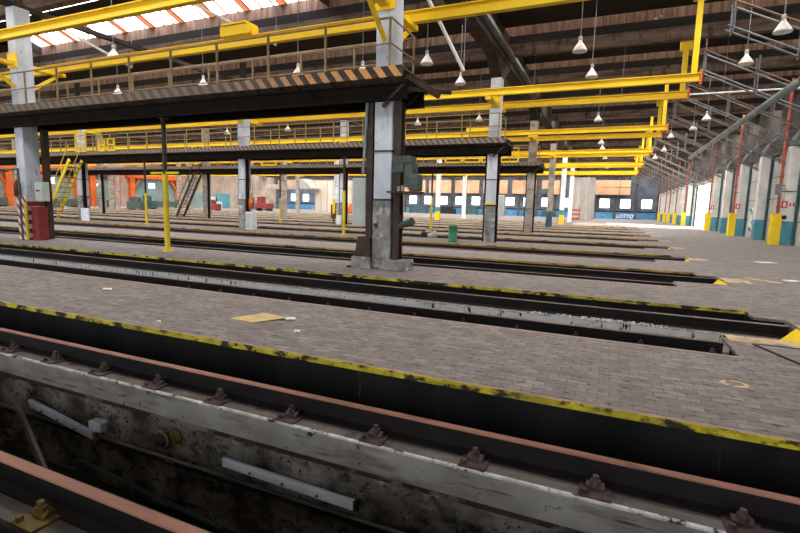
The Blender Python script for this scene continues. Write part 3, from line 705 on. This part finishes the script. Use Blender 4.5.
struct(lit.build('ceiling_upstand', MT['litstrip']))
struct(gut.build('roof_gutter_beam', MT['plank']))
rb = MB()
for n, cx in enumerate(COLX):
    if n == 0:
        rb.box(cx - .28, cx + .28, YB, YF, HC, 8.55); rb.box(cx - .24, cx + .24, YB, YF, 8.55, ZC + .02)
        for cy in COLY: rb.extr([(cy - 1.5, HC), (cy - .25, HC - .75), (cy + .25, HC - .75), (cy + 1.5, HC)], cx - .23, cx + .23)
    else:
        rb.box(cx - .10, cx + .10, YB, YF, HC, HC + .16)
        for cy in COLY: rb.box(cx - .12, cx + .12, cy - .12, cy + .12, HC, ZC + .02)
struct(rb.build('roof_beam', MT['roofbeam']))
t = thing('cable_tray', 'galvanised cable tray fixed along the dark roof beam above the columns', 'cable tray', (-4.6, 20, 8.2))
MB().box(-4.66, -4.44, 14, 30, 8.10, 8.16).box(-4.46, -4.44, 14, 30, 8.16, 8.26).build('tray', MT['pipe'], t)

# ------------------------------------------------------------------ lamps
def make_lamp():
    t = thing('pendant_lamp', 'x', 'lamp', (0, 0, 0), 'bell pendant lamps')
    MB().lathe([(.0, .27), (.05, .27), (.06, .21), (.09, .18), (.17, .06), (.215, -.02), (.22, -.06), (.205, -.06), (.16, .05), (.08, .16), (0, .18)], n=18).build('shade', MT['shade'], t, smooth=True)
    MB().lathe([(0, .40), (.04, .40), (.06, .36), (.06, .29), (.045, .26), (0, .26)], n=12).build('cap', MT['panelgrey'], t, smooth=True)
    MB().lathe([(0, -.07), (.11, -.075), (.18, -.055), (.19, -.045), (0, -.03)], n=16).build('lens', MT['white'], t, smooth=True)
    MB().tube((0, 0, .39), (0, 0, ZC - 6.42 + .01), .014, 6).build('rod', MT['pipe'], t)
    return t
lamp0 = make_lamp()
LAMPS = [(-1.28, 16.33, 'bell lamp hanging over the open floor, under the first brown roof strip'),
         (-1.06, 19.5, 'bell lamp hanging just above the upper of two yellow girders, open bay'),
         (3.62, 19.39, 'bell lamp in the tube trusses beside the two yellow hangers'),
         (3.81, 16.4, 'large bell lamp in the tube trusses close to the top corner'),
         (-6.2, 16.03, 'bell lamp beside the striped gantry end, above the girders'),
         (-5.9, 19.0, 'bell lamp before the roof beam, left of the second gantry column'),
         (-11.41, 15.85, 'bell lamp seen through the railing of the striped gantry'),
         (-21.71, 15.96, 'bell lamp low behind the railing near the striped column'),
         (-16.32, 11.9, 'bell lamp under the orange roof glazing'),
         (4.15, 30.0, 'bell lamp among the tube trusses, one bay past the hangers'),
         (3.99, 33.3, 'bell lamp among the tube trusses before the blue grey duct'),
         (3.13, 36.4, 'small bell lamp above the end of the girders, tube truss bay'),
         (-11.12, 27.5, 'bell lamp over the second gantry behind the front column'),
         (-7.26, 27.2, 'bell lamp over the second gantry close to its end column'),
         (-1.08, 28.9, 'bell lamp between the second and third pairs of girders'),
         (-16.4, 16.0, 'bell lamp above the railing between the yellow hoist and striped column'),
         (-8.9, 16.4, 'bell lamp at the top of the front column beside the girder'),
         (-1.1, 38.5, 'small bell lamp between the third pair of girders, open bay'),
         (-1.1, 42.0, 'small bell lamp past the third pair of girders, open bay'),
         (-1.0, 49.4, 'tiny bell lamp before the fourth pair of girders'),
         (-.9, 60.2, 'tiny bell lamp over the far open floor'),
         (3.4, 44.0, 'tiny bell lamp among the far tube trusses'),
         (3.2, 50.0, 'tiny bell lamp deep among the far tube trusses'),
         (-11.0, 38.2, 'small bell lamp behind the third gantry railing'),
         (-26.0, 27.5, 'small bell lamp over the second gantry beyond the yellow gates'),
         (-20.5, 27.3, 'small bell lamp over the second gantry above the white cabinet')]
for i, (x, y, lab) in enumerate(LAMPS):
    o = lamp0 if i == 0 else copy_tree(lamp0)
    o.location = (x, y, 6.42); o['label'] = lab

# ------------------------------------------------------------------ tube trusses over the aisle
def truss(y, label):
    t = thing('tube_truss', label, 'truss', (2.85, y, 7.6), 'aisle tube trusses')
    xa, xb, sl = 2.85, 8.6, -.50
    zt = lambda x: 7.80 + sl * (x - xa); zl = lambda x: zt(x) - .74
    for s in (-.22, .22):
        MB().tube((xa, y + s, zt(xa)), (xb, y + s, zt(xb)), .030, 6).build('top_chord', MT['pipe_rust'] if s < 0 else MT['pipe'], t)
        MB().tube((xa - .1, y + s, zl(xa - .1)), (xb, y + s, zl(xb)), .030, 6).build('bottom_chord', MT['pipe'], t)
    for i in range(4):
        x = xa + .05 + i * 1.75
        for s in (-.22, .22): MB().tube((x, y + s, zl(x) - .1), (x, y + s, zt(x) + (.55 if i else .05)), .028, 6).build('strut', MT['pipe'], t)
        MB().tube((x, y - .22, zl(x)), (x, y + .22, zl(x)), .022, 6).build('spreader', MT['pipe'], t); MB().tube((x, y - .22, zt(x)), (x, y + .22, zt(x)), .022, 6).build('spreader', MT['pipe'], t)
    MB().tube((xa + .05, y, zt(xa)), (xa + .05, y, 8.3), .03, 6).build('hanger', MT['pipe_rust'], t)
    return t
for i in range(17):
    y = 17.9 + 4.86 * i
    truss(y, 'grey and rust tube truss sloping to the panel wall, %s from the camera' % ORD[i])
t = thing('duct', 'blue grey round duct running under the tube trusses', 'duct', (5.05, 28, 5.62))
MB().tube((5.0, 10, 5.62), (5.0, 42, 5.62), .13, 14).build('pipe', MT['duct'], t, smooth=True)
for yy in (14, 18.6, 23.5, 28.4, 33.2, 38): MB().tube((5.0, yy - .05, 5.62), (5.0, yy + .05, 5.62), .155, 14).build('collar', MT['pipe'], t)
for n, (xa, za, xb, zb, yy, lab) in enumerate(((-22.6, 9.0, -18.9, 7.0, 13.2, 'pale brace pipe falling across the rusty roof glazing, striped column side'), (-15.4, 9.0, -11.6, 7.2, 13.4, 'pale brace pipe falling across the roof glazing by the yellow hoist'), (-5.0, 7.2, -4.2, 5.4, 12.4, 'white brace pipe dropping beside the front column top'))):
    t = thing('brace_pipe', lab, 'pipe', (xa, yy, za), 'roof brace pipes')
    MB().tube((xa, yy, za + .04), (xb, yy + 1.4, zb), .05, 8).build('tube', MT['white'] if n == 2 else MT['panelgrey'], t)
    MB().tube((xb, yy + 1.4, zb), (xb, yy + 1.4, zb + .5), .02, 6).build('tie', MT['pipe'], t)
    MB().tube((xb, yy + 1.4, zb + .5), (xb, yy + 1.4, ZC + .0), .012, 6).build('hanger', MT['pipe'], t)
t = thing('cross_pipe', 'pale pipe crossing the bay beyond the second pair of girders', 'pipe', (0, 25.2, 7.0))
MB().tube((-4.6, 25.2, 6.72), (8.6, 25.2, 6.72), .035, 8).build('pipe', MT['white'], t)
for xx in (-4, 0, 4): MB().tube((xx, 25.2, 6.72), (xx, 25.2, ZC + .01), .01, 5).build('hanger', MT['pipe'], t)

# ------------------------------------------------------------------ wall on the aisle side
DY0, DY1, DZ = 53.8, 64.4, 4.75
w = MB()
w.box(XR, XR + .25, YB, DY0, 0, 4.97); w.box(XR, XR + .25, DY1, YF, 0, 4.97); w.box(XR, XR + .25, DY0, DY1, DZ, 4.97)
struct(w.build('wall_right', MT['wallwhite']))
w = MB().box(9.45, 9.6, YB, YF, 4.9, ZC + .02).box(XR, 9.6, YB, YF, 4.88, 4.97)
struct(w.build('wall_right_upper', MT['upperwall']))
w = MB()
for zz in (1.2, 2.45, 3.7): w.box(XR - .012, XR, YB, DY0, zz - .02, zz + .02); w.box(XR - .012, XR, DY1, YF, zz - .02, zz + .02)
struct(w.build('trim_1', MT['coping_top']))
struct(MB().box(XR - .08, XR + .0, YB, YF, 4.97, 5.05).build('trim_2', MT['pipe_rust']))
d = struct(MB().box(XR - .05, XR + .3, DY0 - .15, DY0, 0, DZ).box(XR + .1, XR + .26, DY1, DY1 + .15, 0, DZ).box(XR + .1, XR + .26, DY0 - .15, DY1 + .15, DZ, DZ + .15).build('door_1', MT['white']))
PY = [10.6, 15.5, 20.4, 25.3, 30.2, 35.3, 40.1, 45.0, 49.4, 65.2, 70.0, 74.0, 78.2, 82.0, 83.9, 88, 93, 98, 103]
for i, py in enumerate(PY):
    guard = (i % 2 == 0) if i < 9 else (i % 2 == 1)
    ext = 'yellow pipe guard' if guard else 'no guard'
    ii = i - 4
    if ii < 0: nm = 'white pilaster with teal base on the panel wall, %s from the camera' % ORD[i]
    elif i < 9: nm = 'white pilaster with teal base and %s, %s before the bright doorway' % (ext, ORD[8 - i])
    else: nm = 'white pilaster with teal base, %s past the bright doorway' % ORD[i - 9]
    t = thing('pilaster', nm, 'pilaster', (XPIL + .4, py + .3, 0), 'wall pilasters')
    MB().box(XPIL, XR, py, py + .55, 1.22, 4.97).build('shaft', MT['pilwhite'], t, bevel=.02)
    MB().box(XPIL - .01, XR, py - .01, py + .56, 0, 1.22).build('teal_base', MT['teal'], t)
    MB().extr([(XPIL + .02, 4.975), (9.44, 4.975), (9.44, 6.5), (XPIL + .8, 6.2), (XPIL + .3, 5.7), (XPIL + .08, 5.3)], py - .15, py + .7, axis='y').build('haunch', MT['hauch'], t, bevel=.05)
    MB().tube((XR - .09, py - .075, .0), (XR - .09, py - .075, 4.9), .065, 8).build('corner_strip', MT['teal_dark'], t)  # dark teal upright line where the pilaster meets the wall
    if i == 4:
        MB().lathe([(0, 0), (.11, .0), (.11, .02), (0, .03)], n=14).build('vent', MT['blackpl'], t)
    if guard:
        lab = 'yellow pipe guard box on the floor, %s along the panel wall' % ORD[i // 2 if py < 60 else i - 4]
        g = thing('pipe_guard', lab, 'guard', (XPIL - .35, py + .2, 0), 'yellow pipe guards')
        MB().box(XPIL - .42, XPIL - .02, py + .02, py + .05, 0, 1.60).build('front_plate', MT['guard'], g)
        MB().box(XPIL - .42, XPIL - .38, py + .05, py + .55, 0, 1.60).build('side_plate', MT['guard'], g)
        MB().box(XPIL - .42, XPIL - .02, py + .52, py + .55, 0, 1.60).build('back_plate', MT['guard'], g)
        r = thing('standpipe', 'red oxide standpipe rising from the %s yellow guard' % ORD[i // 2 if py < 60 else i - 4], 'pipe', (XPIL - .2, py + .28, 0), 'red standpipes')
        MB().tube((XPIL - .18, py + .28, .02), (XPIL - .18, py + .28, 8.3), .07, 10).build('pipe', MT['redpipe'], r)
        b = MB()
        for z in (1.9, 3.4, 5.4): b.tube((XPIL - .18, py + .28, z), (XPIL - .18, py + .28, z + .1), .095, 10)
        b.build('coupling', MT['redpipe'], r)
        MB().box(XPIL - .16, XPIL - .001, py + .26, py + .30, 3.0, 3.05).build('bracket', MT['steel'], r)
        if py < 60:
            s = thing('sign', 'red and white fire sign above the %s yellow guard' % ORD[i // 2], 'sign', (XPIL - .12, py - .02, 2.0), 'fire signs')
            MB().box(XPIL - .13, XPIL + .12, py - .03, py - .005, 1.90, 2.25).build('plate', MT['red'], s)
            MB().box(XPIL - .06, XPIL + .05, py - .036, py - .03, 1.96, 2.19).build('symbol', MT['white'], s)
    if i in (4, 6, 8):
        h = thing('branch_pipe', 'rust orange branch pipe on the panel wall before the %s guard' % ORD[i // 2], 'pipe', (XR - .06, py + 2, 2.9), 'wall branch pipes')
        MB().tube((XR - .08, py + .6, 2.95), (XR - .08, py + 3.6, 2.95), .03, 8).build('pipe', MT['redpipe'], h)
        MB().tube((XR - .08, py + 2.0, 2.85), (XR - .08, py + 2.0, 3.05), .06, 8).build('valve', MT['redpipe'], h)
    if i == 4:
        mm = thing('meter_box', 'grey meter box on the first visible pilaster above the sign', 'box', (XPIL + .1, py - .05, 2.6))
        MB().box(XPIL - .45, XPIL - .2, py - .04, py + .1, 2.55, 3.1).build('body', MT['cover'], mm, bevel=.01)
        MB().box(XPIL - .2, XPIL + .5, py - .03, py - .005, 2.70, 2.74).build('arm', MT['steel'], mm)
        n2 = thing('notice', 'two small red figures on the pilaster beside the fire sign', 'sign', (XPIL + .25, py - .01, 2.05))
        MB().box(XPIL + .20, XPIL + .27, py - .012, py - .002, 1.98, 2.15).build('mark', MT['red'], n2); MB().box(XPIL + .34, XPIL + .41, py - .012, py - .002, 1.98, 2.15).build('mark', MT['red'], n2)
for i, (y0, y1, z0, z1, lab) in enumerate(((30.95, 33.6, .5, 1.9, 'blue and green sprayed graffiti on the panel wall past the first visible guard'), (26.2, 29.0, .6, 1.7, 'yellow and green graffiti on the panel wall at the frame edge'), (36.2, 39.4, .4, 2.0, 'dark and blue sprayed graffiti between two white pilasters'))):
    tag(MB().box(XR - .014, XR, y0, y1, z0, z1).build('graffiti', MT['graffiti']), lab, 'graffiti', 'wall graffiti')
# oval vent on the visible pilaster
v = [o for o in bpy.data.objects if o.name.startswith('vent')]
for o in v:
    o.rotation_euler = (PI / 2, 0, 0)
    for q in o.data.vertices: q.co += Vector(o.parent['_w'])
    o.location = (XPIL + .05 - o.parent['_w'][0], 30.2 - .0 - o.parent['_w'][1], 1.42)

# ------------------------------------------------------------------ far wall
w = MB(); wins = []
for k in range(24): 
    xc = 6.18 - 3.88 * k
    wins.append((xc - .98, xc + .98))
z0, z1 = 2.16, 4.08
w.box(XL, 9.6, YF, YF + .3, 0, z0); w.box(XL, 9.6, YF, YF + .3, z1, ZC + .1)
edge = 9.6
for a, b in wins: w.box(b, edge, YF, YF + .3, z0, z1); edge = a
w.box(XL, edge, YF, YF + .3, z0, z1)
struct(w.build('wall_far', MT['farwall']))
struct(MB().box(XL, 8.7, YF - .05, YF, 0, 1.35).build('baseboard_far', MT['fardado']))
struct(MB().box(XL, 8.7, YF - .12, YF, 1.45, 1.62).build('trim_3', MT['steel_dark']))
for i, (a, b) in enumerate(wins):
    nwin += 1
    o = bpy.data.objects.new('window_%d' % nwin, None); COL.objects.link(o); o['_w'] = (a, YF, z0); o.location = (a, YF, z0); struct(o)
    MB().box(a, b, YF + .12, YF + .15, z0, z1).build('pane', MT['winglow'], o)
    MB().box(a, a + .08, YF + .02, YF + .12, z0, z1).box(b - .08, b, YF + .02, YF + .12, z0, z1).box(a, b, YF + .02, YF + .12, z1 - .08, z1).box(a, b, YF + .02, YF + .12, z0, z0 + .08).build('window_frame', MT['farwall'], o)
for i in range(18):
    x = 8.12 - 3.88 * i
    tag(MB().box(x - .2, x + .2, YF - .4, YF - .06, 0, ZC).build('wall_post', MT['upperwall']), 'dark post on the far window wall, %s from the panel wall' % ORD[i], 'post', 'far wall posts')
t = thing('hoarding', 'brown boarded hoarding hung above the three far windows', 'hoarding', (.7, YF - 1, 4.8))
MB().box(-4.3, 3.0, YF - 1.2, YF - 1.0, 4.75, 7.75).build('board', MT['board'], t)
MB().box(-2.2, 3.0, YF - 1.24, YF - 1.2, 6.35, 6.42).box(1.0, 1.08, YF - 1.24, YF - 1.2, 4.75, 7.75).box(-4.3, 3.0, YF - 1.24, YF - 1.2, 4.75, 4.85).build('batten', MT['steel'], t)
for xx in (-4.0, 2.7): MB().box(xx - .1, xx + .1, YF - 1.0, YF - .8, 4.75, ZC).build('hanger', MT['steel'], t)
XH = [(-14.2, -10.6), (-20.5, -15.4), (-27, -21.6), (-33.6, -28), (-40, -34.6), (-50, -41)]
for i, (a, b) in enumerate(XH):
    t = thing('hoarding', 'brown boarded panel above the far windows, %s from the grey booth' % ORD[i], 'hoarding', (a, YF - .6, 4.8), 'brown panels on the far wall')
    MB().box(a, b, YF - .62, YF, 4.75, 7.75).build('board', MT['board'], t)
    MB().box(a, b, YF - .66, YF - .62, 4.7, 4.82).box((a + b) / 2 - .04, (a + b) / 2 + .04, YF - .65, YF - .62, 4.8, 7.75).build('batten', MT['steel'], t)
# lettering on the dado
cu = bpy.data.curves.new('lettering', 'FONT'); cu.body = 'LOTTO'; cu.size = .95; cu.extrude = .02; cu.shear = .25; cu.align_x = 'CENTER'; cu.offset = .02
cu.materials.append(MT['paper']); tmp = bpy.data.objects.new('tmp', cu)
lo = bpy.data.objects.new('lettering', bpy.data.meshes.new_from_object(tmp)); COL.objects.link(lo); bpy.data.objects.remove(tmp); lo.location = (2.3, YF - .071, .28); lo.rotation_euler = (PI / 2, 0, 0)
tag(lo, 'white sprayed lettering on the blue dado below the far windows', 'lettering')
# grey booth
t = thing('booth', 'tall grey panelled booth beside the brown hoarding', 'booth', (-5, 90, 0))
bx0, bx1, by0, by1 = -6.6, -3.0, 86, 93
MB().box(bx0, bx1, by0, by1, 0, 7.0).build('body', MT['panelgrey'], t)
b = MB()
for i in range(7): b.box(bx0 + .56 * i, bx0 + .56 * i + .07, by0 - .06, by0, 0, 7.0)
b.build('rib', MT['colbrown'], t)
# machines along the far wall
for i, (xa, xb, h, m, lab) in enumerate(((-13.6, -11.4, 1.9, 'teal_dark', 'dark teal machine below the far windows next to the grey booth'), (-17.4, -14.8, 2.2, 'teal_dark', 'dark teal machine below the far windows, second from the booth'),
        (-31.2, -27.5, 1.9, 'teal_dark', 'long dark teal bench under the far windows'), (-36.6, -32.6, 1.7, 'blackpl', 'black machine bench under the far windows'), (-43.8, -39.2, 1.9, 'teal_dark', 'dark teal machine by the far windows behind the motor box'))):
    t = thing('machine', lab, 'machine', (xa, YF - 3, 0), 'machines by the far windows')
    MB().box(xa, xb, YF - 3.6, YF - 2.4, .12, h * .7).build('body', MT[m], t, bevel=.05)
    MB().box(xa + .3, xb - .6, YF - 3.3, YF - 2.6, h * .7, h).build('headstock', MT[m], t, bevel=.05)
    for xx in (xa + .1, xb - .3): MB().box(xx, xx + .2, YF - 3.5, YF - 2.5, 0, .12).build('foot', MT['steel'], t)
t = thing('rack', 'rusty storage rack full of parts before the far wall', 'rack', (-22, 98, 0))
for xx in (-23.85, -19.95):
    for yy in (97, 98.4): MB().box(xx - .06, xx + .06, yy - .06, yy + .06, 0, 2.3).build('upright', MT['colbrown'], t)
for z in (.3, .95, 1.6, 2.25): MB().box(-23.9, -19.9, 96.9, 98.5, z - .05, z + .05).build('shelf', MT['pipe_rust'], t)
rr = random.Random(3)
for z in (.35, 1.0, 1.65):
    for q in range(5):
        xx = -23.6 + q * .72; hh = rr.uniform(.25, .5)
        tag(MB().box(xx, xx + .55, 97.1, 98.2, z, z + hh).build('parts_bin', MT[rr.choice(['pipe_rust', 'steel', 'colbrown', 'board'])], bevel=.02),
            'small bin of rusty parts on the far storage rack', 'bin', 'bins on the storage rack')
t = thing('stool_rack', 'pink red frame stack standing before the grey booth', 'rack', (-5.6, 80, 0))
for z in (.1, .75, 1.4): MB().box(-6.3, -4.6, 79.8, 80.8, z, z + .3).build('tray', MT['redpipe'], t)
for xx in (-6.2, -4.7): MB().box(xx - .06, xx + .06, 79.8, 79.92, 0, 2.2).build('leg', MT['redpipe'], t)
for (x, y, z, lab) in ((-25.5, YF - .75, 5.3, 'green jacket shaped sign panel on the far brown boards'), (-13.0, YF - .75, 4.9, 'small green sign panel on the far brown board by the booth')):
    t = thing('sign', lab, 'sign', (x, y, z), 'green panels on the far wall')
    MB().extr([(x - 1.3, z), (x + 1.3, z), (x + 1.1, z + 1.0), (x + .3, z + 2.1 if x < -20 else z + 1.1), (x - .3, z + 2.1 if x < -20 else z + 1.1), (x - 1.1, z + 1.0)], y, y + .08, axis='y').build('panel', MT['green'], t)
    MB().box(x - 1.3, x + 1.3, y - .03, y, z, z + .25).build('strip', MT['teal_dark'], t)
# cream enclosure and canopy in the far part of the hall
t = thing('enclosure', 'cream panelled enclosure with a steel canopy far down the hall', 'enclosure', (-50, 82, 0))
MB().box(-53.6, -45.3, 80, 86, 0, 5.95).build('body', MT['panelcream'], t)
b = MB()
for i in range(7): b.box(-53.6 + 1.36 * i, -53.6 + 1.36 * i + .12, 79.92, 80, 0, 5.95)
b.build('rib', MT['panelgrey'], t)
MB().extr([(-63, 4.3), (-52.5, 4.3), (-52.5, 4.6), (-54.4, 6.2), (-55, 6.2), (-56, 5.1), (-63, 5.1)], 77, 79.9, axis='y').build('canopy', MT['panelgrey'], t)
t = thing('brown_wall_panel', 'long brown boarded wall above the steel canopy', 'hoarding', (-70, YF - .6, 5))
MB().box(-84, -52, YF - .62, YF, 6.2, 7.75).build('board', MT['board'], t)
# red machine and teal doors
t = thing('red_machine', 'red workshop machine parked before the far dark openings', 'machine', (-58, 70, 0))
MB().box(-59.5, -56.5, 69.5, 71, .5, 1.4).build('bed', MT['redbox'], t, bevel=.05); MB().box(-59.2, -58.2, 69.6, 70.9, 1.4, 2.6).build('tower', MT['redbox'], t, bevel=.05)
for xx in (-59.3, -57.0): MB().box(xx, xx + .3, 69.6, 70.9, 0, .5).build('foot', MT['steel'], t)
for i, yy in enumerate((78.5, 86, 94)):
    nm = struct(MB().box(XL, XL + .12, yy, yy + 4.2, 0, 3.4).box(XL, XL + .14, yy + 2.0, yy + 2.1, 0, 3.4).build('door_%d' % (i + 2), MT['glassp'] if i != 1 else MT['teal']))

# ------------------------------------------------------------------ end wall with orange portals
struct(MB().box(XL - .3, XL, YB, YF, 0, ZC + .1).build('wall_left', MT['leftwall']))
for i, (ya, yb) in enumerate(((34.5, 43.9), (46.4, 54.3), (55.9, 61.5), (63.6, 75.2))):
    t = thing('portal_frame', 'orange steel portal on the end wall, %s of the row' % ORD[i], 'portal', (XL + .5, ya, 0), 'orange portals')
    for yy in (ya, yb - .9): MB().box(XL + .02, XL + .8, yy, yy + .9, 0, 5.6).build('post', MT['orange'], t)
    MB().box(XL + .02, XL + .9, ya - .6, yb + (2.2 if i == 0 else .6), 5.6, 7.2).build('lintel', MT['orange'], t)
    MB().bar((XL + .4, ya + .9, 3.7), (XL + .4, ya + 2.3, 5.65), .3, .3).build('knee_brace', MT['orange'], t); MB().bar((XL + .4, yb - .9, 3.7), (XL + .4, yb - 2.3, 5.65), .3, .3).build('knee_brace', MT['orange'], t)
    pane = struct(MB().box(XL + .0, XL + .06, ya + .9, yb - .9, 0, 5.6).build('window_%d' % (nwin + 1 + i), MT['glassp'] if i > 1 else MT['bayglow']))
    l = thing('hall_lamp', 'bright square lamp glowing inside the %s orange portal' % ORD[i], 'lamp', (XL + .3, (ya + yb) / 2, 4.3), 'lit lamps in the portals')
    MB().box(XL + .07, XL + .2, (ya + yb) / 2 - 1.3, (ya + yb) / 2 - .1, 3.85, 4.7).build('glass', MT['winglow'], l)
    MB().box(XL + .06, XL + .1, (ya + yb) / 2 - 1.4, (ya + yb) / 2, 3.8, 4.75).build('housing', MT['cabinet'], l)
    m = thing('machine', 'dark green machine bench standing in the %s orange portal' % ORD[i], 'machine', (XL + 1.2, ya + 2, 0), 'benches in the portals')
    MB().box(XL + 1.0, XL + 2.0, ya + 1.4, yb - 1.4, .15, 1.3).build('body', MT['green'], m, bevel=.05); MB().box(XL + 1.1, XL + 1.9, ya + 1.6, ya + 2.2, 0, .15).build('foot', MT['steel'], m); MB().box(XL + 1.1, XL + 1.9, yb - 2.2, yb - 1.6, 0, .15).build('foot', MT['steel'], m)

# ------------------------------------------------------------------ middle ground objects
t = thing('waste_bin', 'green ribbed waste bin standing on the platform', 'bin', (-6.28, 20.0, 0))
MB().lathe([(0, 0), (.17, 0), (.19, .08), (.18, .09), (.19, .35), (.18, .36), (.19, .67), (.215, .70), (.20, .70), (.18, .65), (0, .63)], (-6.28, 20.0, 0), 18).build('body', MT['binGreen'], t, smooth=True)
MB().box(-6.34, -6.22, 19.78, 19.82, .38, .52).build('handle', MT['binGreen'], t)
t = thing('rag_bundle', 'pale and dark bundle of rags heaped by a yellow footed post', 'bundle', (-8.2, 22.2, 0))
for q in range(9):
    rx, ry = rr.uniform(-.32, .32), rr.uniform(-.25, .25)
    MB().lathe([(0, 0), (.15, .02), (.17, .10), (.12, .20 + .05 * (q % 3)), (0, .26 + .05 * (q % 3))], (-8.2 + rx, 22.2 + ry, 0 + .0), 7).build('rag', MT[['coping', 'blackpl', 'colbrown'][q % 3]], t, smooth=True)

# ------------------------------------------------------------------ ground outside, light, camera
struct(MB().box(9.3, 60, -40, 150, -.4, -.05).build('ground', MT['wallwhite']))
sun = bpy.data.lights.new('sun', 'SUN'); sun.energy = 30; sun.angle = .01; sun.color = (1, .97, .92)
so = bpy.data.objects.new('sun', sun); COL.objects.link(so)
so.rotation_euler = Vector((-1, .0, -.36)).to_track_quat('-Z', 'Y').to_euler()
wd = bpy.data.worlds.new('sky'); SC.world = wd; wd.use_nodes = True
bg = wd.node_tree.nodes['Background']; bg.inputs[0].default_value = (.95, .97, 1, 1); bg.inputs[1].default_value = 1.5

R = ((0.91450837, 0.40379247, 0.0250217), (-0.0733483, 0.10466049, 0.99179948), (-0.39786238, 0.90884422, -0.12533039))
cam = bpy.data.cameras.new('camera'); co = bpy.data.objects.new('camera', cam); COL.objects.link(co)
m = Matrix((R[0], R[1], tuple(-v for v in R[2]))).transposed().to_4x4(); m.translation = (0, 0, 1.5)
co.matrix_world = m; cam.sensor_width = 36; cam.lens = 477.87 / 800 * 36; cam.clip_end = 400; cam.clip_start = .05
SC.camera = co
for o in bpy.data.objects:
    if '_w' in o.keys(): del o['_w']
SC.view_settings.view_transform = 'Standard'; SC.view_settings.look = 'None'; SC.view_settings.gamma = 1
SC.view_settings.use_curve_mapping = False; SC.view_settings.exposure = 0.9
SC.cycles.use_denoising = True; SC.cycles.max_bounces = 8; SC.cycles.diffuse_bounces = 5
SC.cycles.sample_clamp_indirect = 6
